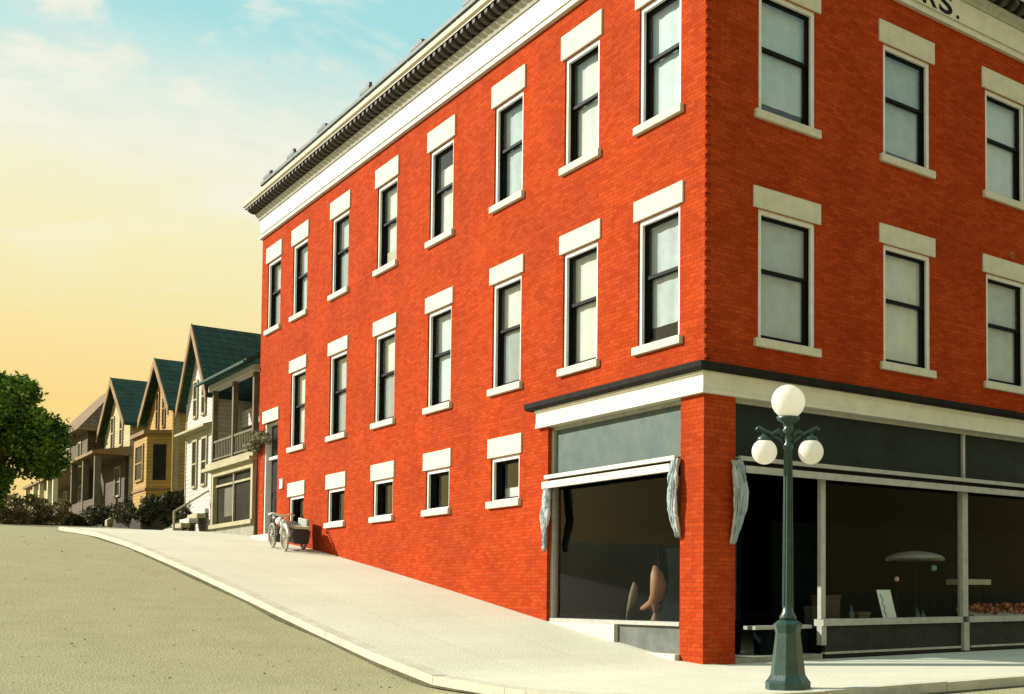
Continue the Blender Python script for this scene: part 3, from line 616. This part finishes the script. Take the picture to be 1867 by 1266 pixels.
b = MB(); b.tube([(0, 0.28, 0), (0, 0.22, 0.25), (0, 0.05, 0.5), (0, -0.02, 0.72), (0, 0.02, 0.80)], [0.02, 0.03, 0.09, 0.07, 0.02], 8)
part('bundle', b, mat('tan_straw', (0.17, 0.12, 0.06), 0.8, 0.4, 12), o, True)

for i, (x, y_, w, h, lab) in enumerate(((3.25, 0.9, 0.16, 0.34, 'small dark box at the left end of the front shop window'), (3.75, 1.15, 0.22, 0.55, 'tall brown box behind the left end of the front shop window'), (4.35, 0.8, 0.14, 0.22, 'low tan box left of the white card'))):
    o = thing('goods_box', lab, 'box', (x, y_, 0.602), group='boxes in the shop window')
    m_ = mat('box_board_%d' % i, ((0.05, 0.05, 0.04), (0.09, 0.055, 0.03), (0.14, 0.10, 0.05))[i], 0.8, 0.4, 9)
    part('carton', MB().box(-w, w, -w * 0.8, w * 0.8, 0, h), m_, o, bevel=0.008); part('lid', MB().box(-w - 0.012, w + 0.012, -w * 0.8 - 0.012, w * 0.8 + 0.012, h - 0.06, h + 0.008), m_, o, bevel=0.006)
for i, (x, z, lab) in enumerate(((5.85, 0.30, 'small dark bottle right of the white card'), (6.02, 0.24, 'short green bottle under the table lamp'), (4.02, 0.36, 'tall dark bottle between the shop window boxes'))):
    o = tag(ob('bottle', MB().lathe([(0.06, 0), (0.065, 0.02), (0.065, z * 0.6), (0.025, z * 0.78), (0.022, z), (0.028, z + 0.01)], 12).mesh('bottle', mat('bottle_glass_%d' % i, ((0.03, 0.02, 0.01), (0.02, 0.06, 0.04), (0.02, 0.03, 0.03))[i], 0.15, 0.2, spec=0.6), True), None, (x, 0.72, 0.602)), lab, 'bottle', 'bottles in the shop window')

# ------------------------------------------------------------------ street lamp
lamp = thing('street_lamp', 'green iron street lamp with three white globes on the corner pavement', 'street lamp', (-1.93, -4.5, 0))
def octo(r): return r / math.cos(math.pi / 8)
part('pedestal', MB().lathe([(octo(q), z) for q, z in ((0.265, -0.02), (0.265, 0.09), (0.24, 0.12), (0.205, 0.18), (0.195, 0.26), (0.145, 0.70), (0.155, 0.74), (0.17, 0.79), (0.17, 0.81), (0.11, 0.86))], 8, rot=math.pi / 8 + R(20)), GREEN, lamp)
part('pole', MB().lathe([(0.10, 0.86), (0.11, 0.90), (0.075, 0.96), (0.062, 1.05), (0.046, 3.0), (0.065, 3.02), (0.065, 3.06), (0.046, 3.09), (0.052, 3.2), (0.085, 3.24), (0.055, 3.28), (0.07, 3.34), (0.14, 3.38), (0.15, 3.42)], 16), GREEN, lamp, True)
b = MB()
for i in range(10):
    t = 2 * math.pi * i / 10; b.tube([(0.064 * math.cos(t), 0.064 * math.sin(t), 1.02), (0.047 * math.cos(t), 0.047 * math.sin(t), 2.98)], 0.009, 5)
part('flutes', b, GREEN, lamp)
part('globe', MB().lathe([(max(0.004, 0.215 * math.sin(math.pi * i / 14)), 3.615 - 0.215 * math.cos(math.pi * i / 14)) for i in range(15)], 24), GLOBE, lamp, True)
for s, ax in ((-1, None), (1, None)):
    d = Vector((math.cos(R(-42)), math.sin(R(-42)), 0)) * s      # arms spread across the picture
    gl = 0.30 if s < 0 else 0.285
    A = [d * (0.05 + 0.02 * 0) + Vector((0, 0, 3.19)), d * 0.12 + Vector((0, 0, 3.25)), d * 0.20 + Vector((0, 0, 3.20)), d * gl + Vector((0, 0, 3.24)), d * (gl + 0.07) + Vector((0, 0, 3.29)), d * (gl + 0.10) + Vector((0, 0, 3.25))]
    B = [d * 0.05 + Vector((0, 0, 3.10)), d * 0.13 + Vector((0, 0, 3.16)), d * 0.2 + Vector((0, 0, 3.19))]
    arm = part('arm', MB().tube(A, [0.035, 0.03, 0.028, 0.028, 0.022, 0.03], 8).tube(B, 0.018, 6), GREEN, lamp, True)
    p = d * gl
    part('globe_holder', MB().lathe([(0.025, 3.23), (0.03, 3.19), (0.085, 3.155), (0.095, 3.12), (0.08, 3.115)], 14, (p.x, p.y, 0)), GREEN, arm, True)
    part('globe', MB().lathe([(max(0.004, 0.162 * math.sin(math.pi * i / 14)), 2.98 - 0.162 * math.cos(math.pi * i / 14)) for i in range(15)], 24, (p.x, p.y, 0)), GLOBE, lamp, True)

# ------------------------------------------------------------------ motorcycle with sidecar by the wall
mo = thing('motorcycle', 'old motorcycle with black box sidecar parked by the brick wall', 'motorcycle', (-1.02, 18.75, G(18.75)))
mo.scale = (0.80, 0.85, 0.95); sl = (G(20) - G(18)) / 2
def tilt(b): return b.map(lambda x, y, z: (x, y, z + sl * y))
def wheel(parent, x, y, r=0.34, nm='wheel'):
    w = part(nm, tilt(MB().tube([(x, y + r * math.cos(t), r + 0.02 + r * math.sin(t)) for t in np.linspace(0, 2 * math.pi, 25)], 0.04, 7, False)), RUBBER, parent, True)
    b = MB()
    for k in range(8):
        t = math.pi * k / 8; b.tube([(x, y + r * math.cos(t), r + 0.02 + r * math.sin(t)), (x, y - r * math.cos(t), r + 0.02 - r * math.sin(t))], 0.009, 4)
    b.tube([(x - 0.06, y, r + 0.02), (x + 0.06, y, r + 0.02)], 0.04, 8); part('spokes', tilt(b), STEEL, w)
wheel(mo, 0, -0.35); wheel(mo, 0, 0.95); wheel(mo, 0.92, 0.55, 0.30)
part('mudguard', tilt(MB().tube([(0, -0.35 + 0.42 * math.cos(t), 0.36 + 0.42 * math.sin(t)) for t in np.linspace(0.3, 2.9, 12)], 0.055, 6)), STEEL, mo, True)
part('fork', tilt(MB().tube([(-0.08, -0.35, 0.36), (-0.08, -0.12, 1.0)], 0.022, 6).tube([(0.08, -0.35, 0.36), (0.08, -0.12, 1.0)], 0.022, 6)), STEEL, mo, True)
part('handlebar', tilt(MB().tube([(-0.40, 0.10, 1.03), (-0.30, -0.02, 1.08), (-0.08, -0.10, 1.02), (0.08, -0.10, 1.02), (0.32, -0.02, 1.08), (0.44, 0.10, 1.03)], 0.032, 8)), STEEL, mo, True)
part('headlamp', tilt(MB().tube([(0, -0.32, 0.86), (0, -0.27, 0.86), (0, -0.18, 0.86)], [0.085, 0.09, 0.03], 12)), STEEL, mo, True)
part('frame', tilt(MB().tube([(0, -0.12, 0.95), (0, 0.35, 0.75), (0, 0.95, 0.36)], 0.03, 6).tube([(0, -0.12, 0.85), (0, 0.10, 0.25), (0, 0.55, 0.25), (0, 0.95, 0.36)], 0.03, 6)), BLACK, mo, True)
part('fuel_tank', tilt(MB().tube([(0, -0.05, 0.90), (0, 0.05, 0.88), (0, 0.35, 0.82), (0, 0.48, 0.78)], [0.05, 0.11, 0.11, 0.05], 10)), STEEL, mo, True)
part('engine', tilt(MB().lathe([(0.15, 0), (0.15, 0.2), (0.09, 0.22), (0.09, 0.42), (0.05, 0.45)], 10, (0, 0.28, 0.22))), BLACK, mo)
part('saddle', tilt(MB().tube([(0, 0.42, 0.86), (0, 0.55, 0.86), (0, 0.70, 0.90)], [0.05, 0.12, 0.13], 10)), BLACK, mo, True)
sc_ = part('sidecar', tilt(MB().hexa([(0.32, -0.35, 0.22), (0.80, -0.35, 0.22), (0.80, 1.1, 0.22), (0.32, 1.1, 0.22), (0.28, -0.45, 0.62), (0.84, -0.45, 0.62), (0.84, 1.15, 0.80), (0.28, 1.15, 0.80)])), BLACK, mo, bevel=0.03)
part('cushion', tilt(MB().box(0.30, 0.84, -0.42, 0.10, 0.66, 0.74)), mat('pale_cushion', (0.55, 0.50, 0.34), 0.9, 0.3, 8), sc_, bevel=0.02)
part('sidecar_fender', tilt(MB().box(0.87, 0.97, 0.10, 1.0, 0.55, 0.92)), mat('grey_green_panel', (0.30, 0.34, 0.28), 0.6, 0.2, 5), sc_, bevel=0.02)

# ------------------------------------------------------------------ foliage
def leaves(name, clumps, n, size, m, parent, squash=0.8, shell=0.55):
    """many small leaf quads spread through overlapping uneven clumps"""
    cl = np.array([c[:3] for c in clumps]); rr = np.array([c[3] for c in clumps]); pr = rr ** 2; pr /= pr.sum()
    k = RNG.choice(len(clumps), n, p=pr); d = RNG.normal(size=(n, 3)); d /= np.linalg.norm(d, axis=1)[:, None]
    rad = shell + (1 - shell) * RNG.random(n) ** 0.6; rad *= 1 + 0.22 * RNG.normal(size=n) * 0.6
    c = cl[k] + d * (rad * rr[k])[:, None] * np.array([1, 1, squash])
    t = RNG.normal(size=(n, 3)) + d * 0.4; t /= np.linalg.norm(t, axis=1)[:, None]
    b = np.cross(t, RNG.normal(size=(n, 3))); b /= np.linalg.norm(b, axis=1)[:, None]
    s = size * (0.6 + 0.8 * RNG.random(n))[:, None]
    v = np.empty((n, 4, 3)); v[:, 0] = c - t * s; v[:, 1] = c + b * s * 0.5; v[:, 2] = c + t * s; v[:, 3] = c - b * s * 0.5
    me = bpy.data.meshes.new(name); me.from_pydata(v.reshape(-1, 3).tolist(), [], np.arange(4 * n).reshape(n, 4).tolist()); me.materials.append(m); me.update()
    return ob(name, me, parent)
def tree(x, y, h, r, zc0, label, seed, leafm=LEAF, n=9000, size=0.16, nm='tree'):
    rnd = random.Random(seed); z0 = G(y)
    t = thing(nm, label, 'tree', (x, y, z0))
    b = MB(); b.tube([(0, 0, -0.3), (0.05, 0.02, zc0 * 0.5), (-0.04, 0.05, zc0 + 0.3), (0.05, 0, h * 0.75)], [0.24, 0.18, 0.15, 0.05], 10)
    cl = []
    for i in range(34):
        a = rnd.uniform(0, 2 * math.pi); q = rnd.random() ** 0.5; zz = rnd.uniform(zc0 + 0.4, h - 0.4)
        prof = math.sin(math.pi * min(0.97, max(0.12, (zz - zc0 + 0.3) / (h - zc0 + 0.3)))) ** 0.6
        p = (math.cos(a) * q * r * 0.78 * prof, math.sin(a) * q * r * 0.78 * prof, zz); cl.append((*p, rnd.uniform(0.15, 0.40) * r))
        if i < 11: b.tube([(0, 0, zc0 * 0.7 + 0.08 * i), (p[0] * 0.5, p[1] * 0.5, (zc0 + zz) / 2 + 0.2), p], [0.09, 0.055, 0.02], 6)
    part('trunk', b, TRUNK, t, True); leaves('crown', cl, n, size, leafm, t)
    return t
tree(-5.2, 43.5, 6.2, 2.75, 0.95, 'bushy dark green street tree at the left edge beyond the crest', 3, n=46000, size=0.10)

def shrub(nm, label, cat, x, y, clumps, n, size, m, stems=5):
    t = thing(nm, label, cat, (x, y, G(y)))
    b = MB()
    for i in range(stems):
        c = clumps[i % len(clumps)]; b.tube([(c[0] * 0.6, c[1] * 0.6, -0.2), (c[0] * 0.8, c[1] * 0.8, c[2] * 0.5), c[:3]], [0.04, 0.03, 0.012], 5)
    part('stems', b, TRUNK, t); leaves('foliage', clumps, n, size, m, t); return t
rnd = random.Random(5)
shrub('shrub', 'tall brown scrub under the street tree at the left edge', 'shrub', -4.3, 47, [(rnd.uniform(-3.2, 2.6), rnd.uniform(-1.5, 1.5), rnd.uniform(0.1, 0.9), rnd.uniform(0.35, 0.65)) for _ in range(20)], 8000, 0.09, SCRUB, 9)
shrub('shrub', 'low dark scrub at the crest in front of the brown house', 'shrub', -1.2, 52, [(rnd.uniform(-1.0, 1.4), rnd.uniform(-2.6, 2.6), rnd.uniform(0.1, 0.5), rnd.uniform(0.35, 0.6)) for _ in range(12)], 3500, 0.10, HEDGE, 5)

# planted bank between pavement and houses
def bank(y0, y1, x0, x1, ztop, label, seed, n=5200):
    rnd = random.Random(seed); t = thing('hedge_bank', label, 'hedge', (x0, (y0 + y1) / 2, G((y0 + y1) / 2)))
    cx_, cy_, cz_ = t.location; b = MB(); ysn = np.linspace(y0, y1, 9)
    for y in ysn:
        zt = np.interp(y, [y0, y1], ztop)
        for (x, z) in ((x0, G(y) - 0.3), (x0 + 0.05, G(y) + 0.25), ((x0 + x1) / 2, (G(y) + zt) / 2 + 0.25), (x1 - 0.25, zt), (x1, zt - 0.1), (x1, G(y) - 0.3)): b.v.append((x - cx_, y - cy_, z - cz_))
    for i in range(8):
        for j in range(5): a = i * 6 + j; b.f.append((a, a + 1, a + 7, a + 6))
    b.f += [tuple(range(6)), tuple(48 + i for i in reversed(range(6)))]
    part('earth', b, mat('dark_soil', (0.035, 0.03, 0.012), 0.95, 0.5, 3, bump=0.6, bscale=8), t)
    cl = []
    for i in range(80):
        y = rnd.uniform(y0 + 0.2, y1 - 0.2); zt = np.interp(y, [y0, y1], ztop); q = rnd.random()
        cl.append((x0 + (x1 - x0) * q * 0.9 - cx_, y - cy_, G(y) + (zt - G(y)) * (0.15 + 0.82 * q ** 0.8) - cz_, rnd.uniform(0.22, 0.42)))
    leaves('foliage', cl, n, 0.085, HEDGE, t, 0.8, 0.4)
bank(33.6, 47.6, 0.02, 0.95, (5.0, 5.75), 'dark planted bank in front of the ochre house', 4, 15000)
bank(49.2, 58.2, 0.05, 1.0, (5.3, 5.6), 'dark low planted bank in front of the brown house', 6, 5000)
o = thing('coping_wall', 'pale sloping coping at the end of the dark planted bank', 'wall', (0, 48.1, G(48.1)))
part('coping', MB().hexa([(-0.15, -0.25, -0.1), (1.3, -0.25, 0.6), (1.3, 0.25, 0.6), (-0.15, 0.25, -0.1), (-0.15, -0.25, 0.2), (1.3, -0.25, 1.05), (1.3, 0.25, 1.05), (-0.15, 0.25, 0.2)]), TRIMO, o, bevel=0.02)
part('wall', MB().hexa([(-0.1, -0.2, -0.5), (1.3, -0.2, -0.5), (1.3, 0.2, -0.5), (-0.1, 0.2, -0.5), (-0.1, -0.2, -0.1), (1.3, -0.2, 0.59), (1.3, 0.2, 0.59), (-0.1, 0.2, -0.1)]), GREYST, o)

# vine clump over the side door
o = thing('vine', 'grey-green vine clump hanging beside the far side doorway', 'vine', (-0.05, 24.3, 5.4))
b = MB(); b.tube([(0.02, 0.42, -2.3), (0.0, 0.42, -1.0), (0.0, 0.3, 0.3), (0.0, -0.4, 0.8)], [0.03, 0.03, 0.025, 0.012], 6); part('stem', b, TRUNK, o, True)
leaves('foliage', [(-0.10, 0.40, 0.55, 0.26), (-0.12, 0.05, 0.6, 0.24), (-0.14, -0.3, 0.75, 0.24), (-0.12, -0.7, 0.8, 0.22), (-0.10, -1.0, 0.62, 0.17), (-0.12, 0.2, 0.9, 0.18)], 900, 0.06, VINE, o, 0.8, 0.2)

# ------------------------------------------------------------------ houses up the hill
def house_window(parent, X, y0, y1, z0, z1, fr=0.09, m=TRIMO, axis='x', glass=DARKWIN, divide=True):
    b = MB()
    def bx(a0, a1, c0, c1, w0, w1):
        if axis == 'x': b.box(X - w1, X - w0, a0, a1, c0, c1)
        else: b.box(a0, a1, X - w1, X - w0, c0, c1)
    bx(y0 - fr, y0, z0 - fr, z1 + fr, 0.002, 0.06); bx(y1, y1 + fr, z0 - fr, z1 + fr, 0.002, 0.06)
    bx(y0, y1, z1, z1 + fr, 0.002, 0.06); bx(y0, y1, z0 - fr, z0, 0.002, 0.09)
    if divide: bx(y0, y1, (z0 + z1) / 2 - 0.03, (z0 + z1) / 2 + 0.03, 0.024, 0.05)
    w = part('window', b, m, parent)
    b = MB()
    bx(y0, y1, z0, z1, 0.003, 0.022); part('pane', b, glass, w); return w
def gable_house(nm, label, X, depth, y0, y1, zb, ze, zr, wallm, roofm, ya=None, over=0.35, side_m=None):
    """gable end towards the street (plane x = X), ridge running back along +x"""
    t = thing(nm, label, 'house', (X, (y0 + y1) / 2, zb)); ya = ya or (y0 + y1) / 2
    ox, oy, oz = t.location; L = lambda b: b.map(lambda x, y, z: (x - ox, y - oy, z - oz))
    part('wall', L(MB().prism([(y0, zb - 1.5), (y1, zb - 1.5), (y1, ze), (ya, zr - 0.1), (y0, ze)], 'x', X, X + depth)), wallm, t)
    rf = None
    for (ye, s) in ((y0, -1), (y1, 1)):
        sl_ = (zr - ze) / (abs(ya - ye)); yo = ye + s * over; zo = ze - sl_ * over; th = 0.16
        q = part('roof', L(MB().hexa([(X - over, ya, zr), (X + depth + 0.3, ya, zr), (X + depth + 0.3, yo, zo), (X - over, yo, zo),
                                   (X - over, ya, zr + th), (X + depth + 0.3, ya, zr + th), (X + depth + 0.3, yo, zo + th), (X - over, yo, zo + th)])), roofm, t)
        part('rake_board', L(MB().hexa([(X - over - 0.05, ya, zr - 0.22), (X - over, ya, zr - 0.22), (X - over, yo, zo - 0.22), (X - over - 0.05, yo, zo - 0.22),
                                     (X - over - 0.05, ya, zr + th + 0.03), (X - over, ya, zr + th + 0.03), (X - over, yo, zo + th + 0.03), (X - over - 0.05, yo, zo + th + 0.03)])), RAKE, q)
    for ye in (y0, y1):
        part('corner_board', L(MB().box(X - 0.03, X + 0.14, ye - 0.03, ye + 0.14 if ye == y0 else ye + 0.03, zb - 0.5, ze - 0.1)), TRIMO if wallm is not WHITEW else WHITEW, t)
    return t
class Shift:     # lets house parts be given in world coordinates and parented to the house
    def __init__(s, t): s.t = t
    def part(s, name, b, m, parent=None, **k):
        l = s.t.location; return part(name, b.map(lambda x, y, z: (x - l[0], y - l[1], z - l[2])), m, parent or s.t, **k)
    def window(s, X, y0, y1, z0, z1, **k):
        l = s.t.location
        if k.get('axis', 'x') == 'x': return house_window(s.t, X - l[0], y0 - l[1], y1 - l[1], z0 - l[2], z1 - l[2], **k)
        return house_window(s.t, X - l[1], y0 - l[0], y1 - l[0], z0 - l[2], z1 - l[2], **k)

# white house with two-storey porch next to the brick building
h = gable_house('white_house', 'white clapboard house with green gable roof and two-storey porch', 0.25, 9, 31.3, 35.1, 4.4, 8.75, 11.3, WHITEW, ROOFG, ya=33.3, over=0.3)
S = Shift(h)
S.window(0.25, 32.3, 32.75, 8.0, 9.3); S.window(0.25, 33.5, 33.95, 8.0, 9.3)
S.window(0.25, 32.0, 32.6, 5.3, 7.0); S.window(0.25, 33.4, 33.95, 5.3, 7.0)
S.part('pent_band', MB().prism([(0.26, 7.55), (-0.15, 7.40), (-0.15, 7.32), (0.26, 7.32)], 'y', 31.0, 35.3), TRIMO)
porch = S.part('porch', MB().box(0.0, 2.4, 25.35, 31.2, 5.72, 5.90).box(-0.12, 2.4, 25.3, 31.25, 5.60, 5.72), TRIMO)
S.part('porch_wall', MB().box(2.2, 2.4, 25.4, 31.28, 5.9, 9.6), BROWNW)  # white back wall set in brown, porch shade put into its colour
S.part('porch_band', MB().box(2.0, 2.19, 25.4, 31.28, 7.15, 7.35), TRIMO)
S.part('porch_balcony', MB().box(1.2, 2.19, 25.4, 31.28, 7.36, 8.0), WHITEW)
for y in (30.55, 28.0, 25.6): S.part('porch_post', MB().box(0.05, 0.21, y - 0.08, y + 0.08, 5.9, 8.55), mat('dark_olive_trim', (0.13, 0.115, 0.06), 0.8, 0.35, 2), porch)
S.part('porch_beam', MB().box(0.0, 0.25, 25.35, 31.0, 8.55, 8.78), WHITEW, porch)
b = MB().box(0.08, 0.16, 25.6, 30.6, 6.62, 6.70).box(0.08, 0.16, 25.6, 30.6, 6.0, 6.06)
for y in np.arange(25.7, 30.6, 0.2): b.box(0.10, 0.14, y - 0.03, y + 0.03, 6.06, 6.62)
S.part('railing', b, mat('dark_olive_trim', (0.13, 0.115, 0.06), 0.8, 0.35, 2), porch)
S.part('roof', MB().hexa([(-0.35, 25.0, 8.72), (-0.35, 31.15, 8.72), (3.6, 31.15, 11.3), (3.6, 25.0, 11.3), (-0.35, 25.0, 8.86), (-0.35, 31.15, 8.86), (3.6, 31.15, 11.5), (3.6, 25.0, 11.5)]), ROOFG)
S.part('gutter', MB().box(-0.44, -0.36, 25.0, 31.2, 8.72, 8.80), ROOFG)
for (y0, y1, z0, z1) in ((26.4, 27.2, 6.0, 7.1), (29.0, 29.8, 6.0, 7.1)): S.window(2.195, y0, y1, z0, z1)
# glazed lower front under the porch
lf = S.part('lower_front', MB().box(0.10, 2.3, 25.45, 30.55, 2.6, 3.50), GREYST)
S.part('front_frame', MB().box(0.05, 0.25, 25.5, 25.72, 3.5, 5.6).box(0.05, 0.25, 30.3, 30.5, 3.5, 5.6).box(0.05, 0.25, 25.72, 30.3, 5.38, 5.6).box(-0.02, 0.25, 25.4, 30.55, 3.5, 3.64), TRIMO, lf)
S.part('mullion', MB().box(0.13, 0.19, 28.0, 28.08, 3.64, 5.38).box(0.13, 0.19, 25.72, 30.3, 5.0, 5.07), TRIMO, lf)
S.part('pane', MB().box(0.20, 0.23, 25.72, 30.3, 3.64, 5.38), mat('dusty_glass', (0.024, 0.022, 0.013), 0.5, 0.6, 0.9, spec=0.06), lf)
S.part('curtain', MB().box(0.185, 0.199, 28.3, 29.3, 3.9, 4.9), mat('olive_curtain', (0.12, 0.115, 0.07), 0.9, 0.4, 2), lf)
S.part('side_wall', MB().box(0.3, 2.3, 25.4, 25.45, 3.4, 5.6), DARKWOOD, lf)
# front steps of the white house
st = thing('front_steps', 'pale wooden steps climbing from the pavement to the white house', 'steps', (-0.9, 32.4, G(32.4) - 0.13))
for i in range(7): part('step', MB().box(i * 0.26, i * 0.26 + 0.30, -0.7, 0.7, i * 0.19, i * 0.19 + 0.17).map(lambda x, y, z: (x, y, z)), TRIMO if i % 2 else WHITEW, st)
part('handrail', MB().tube([(0, -0.72, 0.75), (1.7, -0.72, 2.0)], 0.035, 6).tube([(0.02, -0.72, 0), (0.02, -0.72, 0.78)], 0.04, 6).tube([(1.68, -0.72, 1.1), (1.68, -0.72, 2.0)], 0.04, 6), TRIMO, st)
part('stringer', MB().hexa([(0, 0.70, -0.3), (1.85, 0.70, 0.9), (1.85, 0.76, 0.9), (0, 0.76, -0.3), (0, 0.70, 0.15), (1.85, 0.70, 1.35), (1.85, 0.76, 1.35), (0, 0.76, 0.15)]), TRIMO, st)

# ochre house with bay window
h = gable_house('ochre_house', 'ochre yellow house with green roof and canted bay window', 1.25, 9, 41.5, 46.7, 4.9, 9.5, 11.75, YELLOW, ROOFG, ya=44.0)
S = Shift(h)
poly = [(1.26, 41.9), (0.40, 42.7), (0.40, 45.3), (1.26, 46.3)]
bay = S.part('bay', MB().prism(poly, 'z', 4.6, 8.25), YELLOW)
S.part('bay_roof', MB().prism([(1.27, 41.7), (0.25, 42.6), (0.25, 45.4), (1.27, 46.5)], 'z', 8.25, 8.42), RAKE, bay)
S.part('bay_band', MB().prism([(1.27, 41.84), (0.35, 42.66), (0.35, 45.34), (1.27, 46.36)], 'z', 5.75, 5.86), RAKE, bay)
S.window(0.40, 43.3, 44.7, 6.3, 7.8, m=YELLOW)
S.window(1.25, 43.4, 43.8, 8.8, 10.4, m=RAKE); S.window(1.25, 44.6, 45.0, 8.8, 10.4, m=RAKE)
# canted side panes of the bay
for (p, q) in ((poly[0], poly[1]), (poly[2], poly[3])):
    a, b_ = Vector((*p, 0)), Vector((*q, 0)); d = (b_ - a); n = Vector((d.y, -d.x, 0)).normalized()
    if n.x > 0: n = -n
    P0, P1 = a + d * 0.25 + n * 0.012, a + d * 0.75 + n * 0.012; I0, I1 = P0 - n * 0.01, P1 - n * 0.01
    S.part('bay_pane', MB().hexa([(I0.x, I0.y, 6.2), (I1.x, I1.y, 6.2), (P1.x, P1.y, 6.2), (P0.x, P0.y, 6.2), (I0.x, I0.y, 7.8), (I1.x, I1.y, 7.8), (P1.x, P1.y, 7.8), (P0.x, P0.y, 7.8)]), DARKWIN if p is poly[0] else mat('tan_shade', (0.30, 0.20, 0.06), 0.5, 0.4, 2), bay)
S.window(41.5, 2.2, 2.8, 7.6, 9.0, axis='y', m=RAKE)
S.part('downspout', MB().tube([(1.15, 41.35, 9.3), (1.15, 41.35, 5.0)], 0.06, 6), YELLOW)
S.part('chimney', MB().box(3.0, 3.5, 42.5, 43.0, 10.2, 12.0), mat('grey_green_stack', (0.35, 0.42, 0.30), 0.8, 0.2))

# cream house with dark porch
h = gable_house('cream_house', 'cream house with green roof above a dark porch', 1.4, 9, 51.4, 57.6, 5.2, 9.9, 12.35, CREAMW, ROOFG, ya=54.6)
S = Shift(h)
S.window(1.4, 53.2, 53.8, 8.9, 10.5, m=CREAMW); S.window(1.4, 55.4, 56.0, 8.9, 10.5, m=CREAMW)
S.part('porch_roof', MB().prism([(1.39, 8.6), (-0.3, 8.25), (-0.3, 8.1), (1.39, 8.1)], 'y', 51.0, 58.0), RAKE)
S.part('porch_wall', MB().box(1.2, 1.39, 51.5, 57.6, 5.2, 8.1), BROWNW)
for y in (51.3, 54.4, 57.6): S.part('porch_column', MB().box(-0.15, 0.12, y - 0.13, y + 0.13, 5.0, 8.1), mat('dark_olive_trim', (0.13, 0.115, 0.06), 0.8, 0.35, 2))
S.part('porch_parapet', MB().box(-0.12, 0.05, 51.4, 57.5, 5.0, 5.9), BROWNW)
S.window(1.2, 52.4, 53.6, 6.2, 7.6)
# brown house, eaves to the street
h = thing('brown_house', 'brown house with light brown hipped roof and pale porch posts', 'house', (1.3, 66, 5.2)); S = Shift(h)
S.part('wall', MB().box(0.75, 6, 58.8, 69, 4.5, 10.4), BROWNW)
b = MB().add([(0.15, 58.2, 10.1), (0.15, 69.6, 10.1), (6.4, 69.6, 10.1), (6.4, 58.2, 10.1), (2.7, 60.2, 13.3), (2.7, 67.5, 13.3)], [(0, 1, 5, 4), (1, 2, 5), (2, 3, 4, 5), (3, 0, 4), (3, 2, 1, 0)])
S.part('roof', b, ROOFB)
for (y0, y1) in ((60.5, 61.4), (64.0, 64.9)): S.window(0.75, y0, y1, 8.1, 9.6)
S.part('porch_roof', MB().prism([(0.74, 8.2), (-0.9, 7.6), (-0.9, 7.45), (0.74, 7.45)], 'y', 58.5, 69.0), RAKE)
for y in (58.8, 60.6, 63.4, 65.6, 68.6): S.part('porch_post', MB().box(-0.8, -0.58, y - 0.12, y + 0.12, 4.8, 7.45), mat('pale_post', (0.62, 0.57, 0.38), 0.8, 0.2), None)
S.part('porch_floor', MB().box(-0.9, 0.74, 58.6, 68.9, 4.6, 5.5), GREYST)
for (y0, y1) in ((59.5, 60.6), (62.0, 63.0), (64.5, 65.5)): S.window(0.75, y0, y1, 5.6, 7.1)
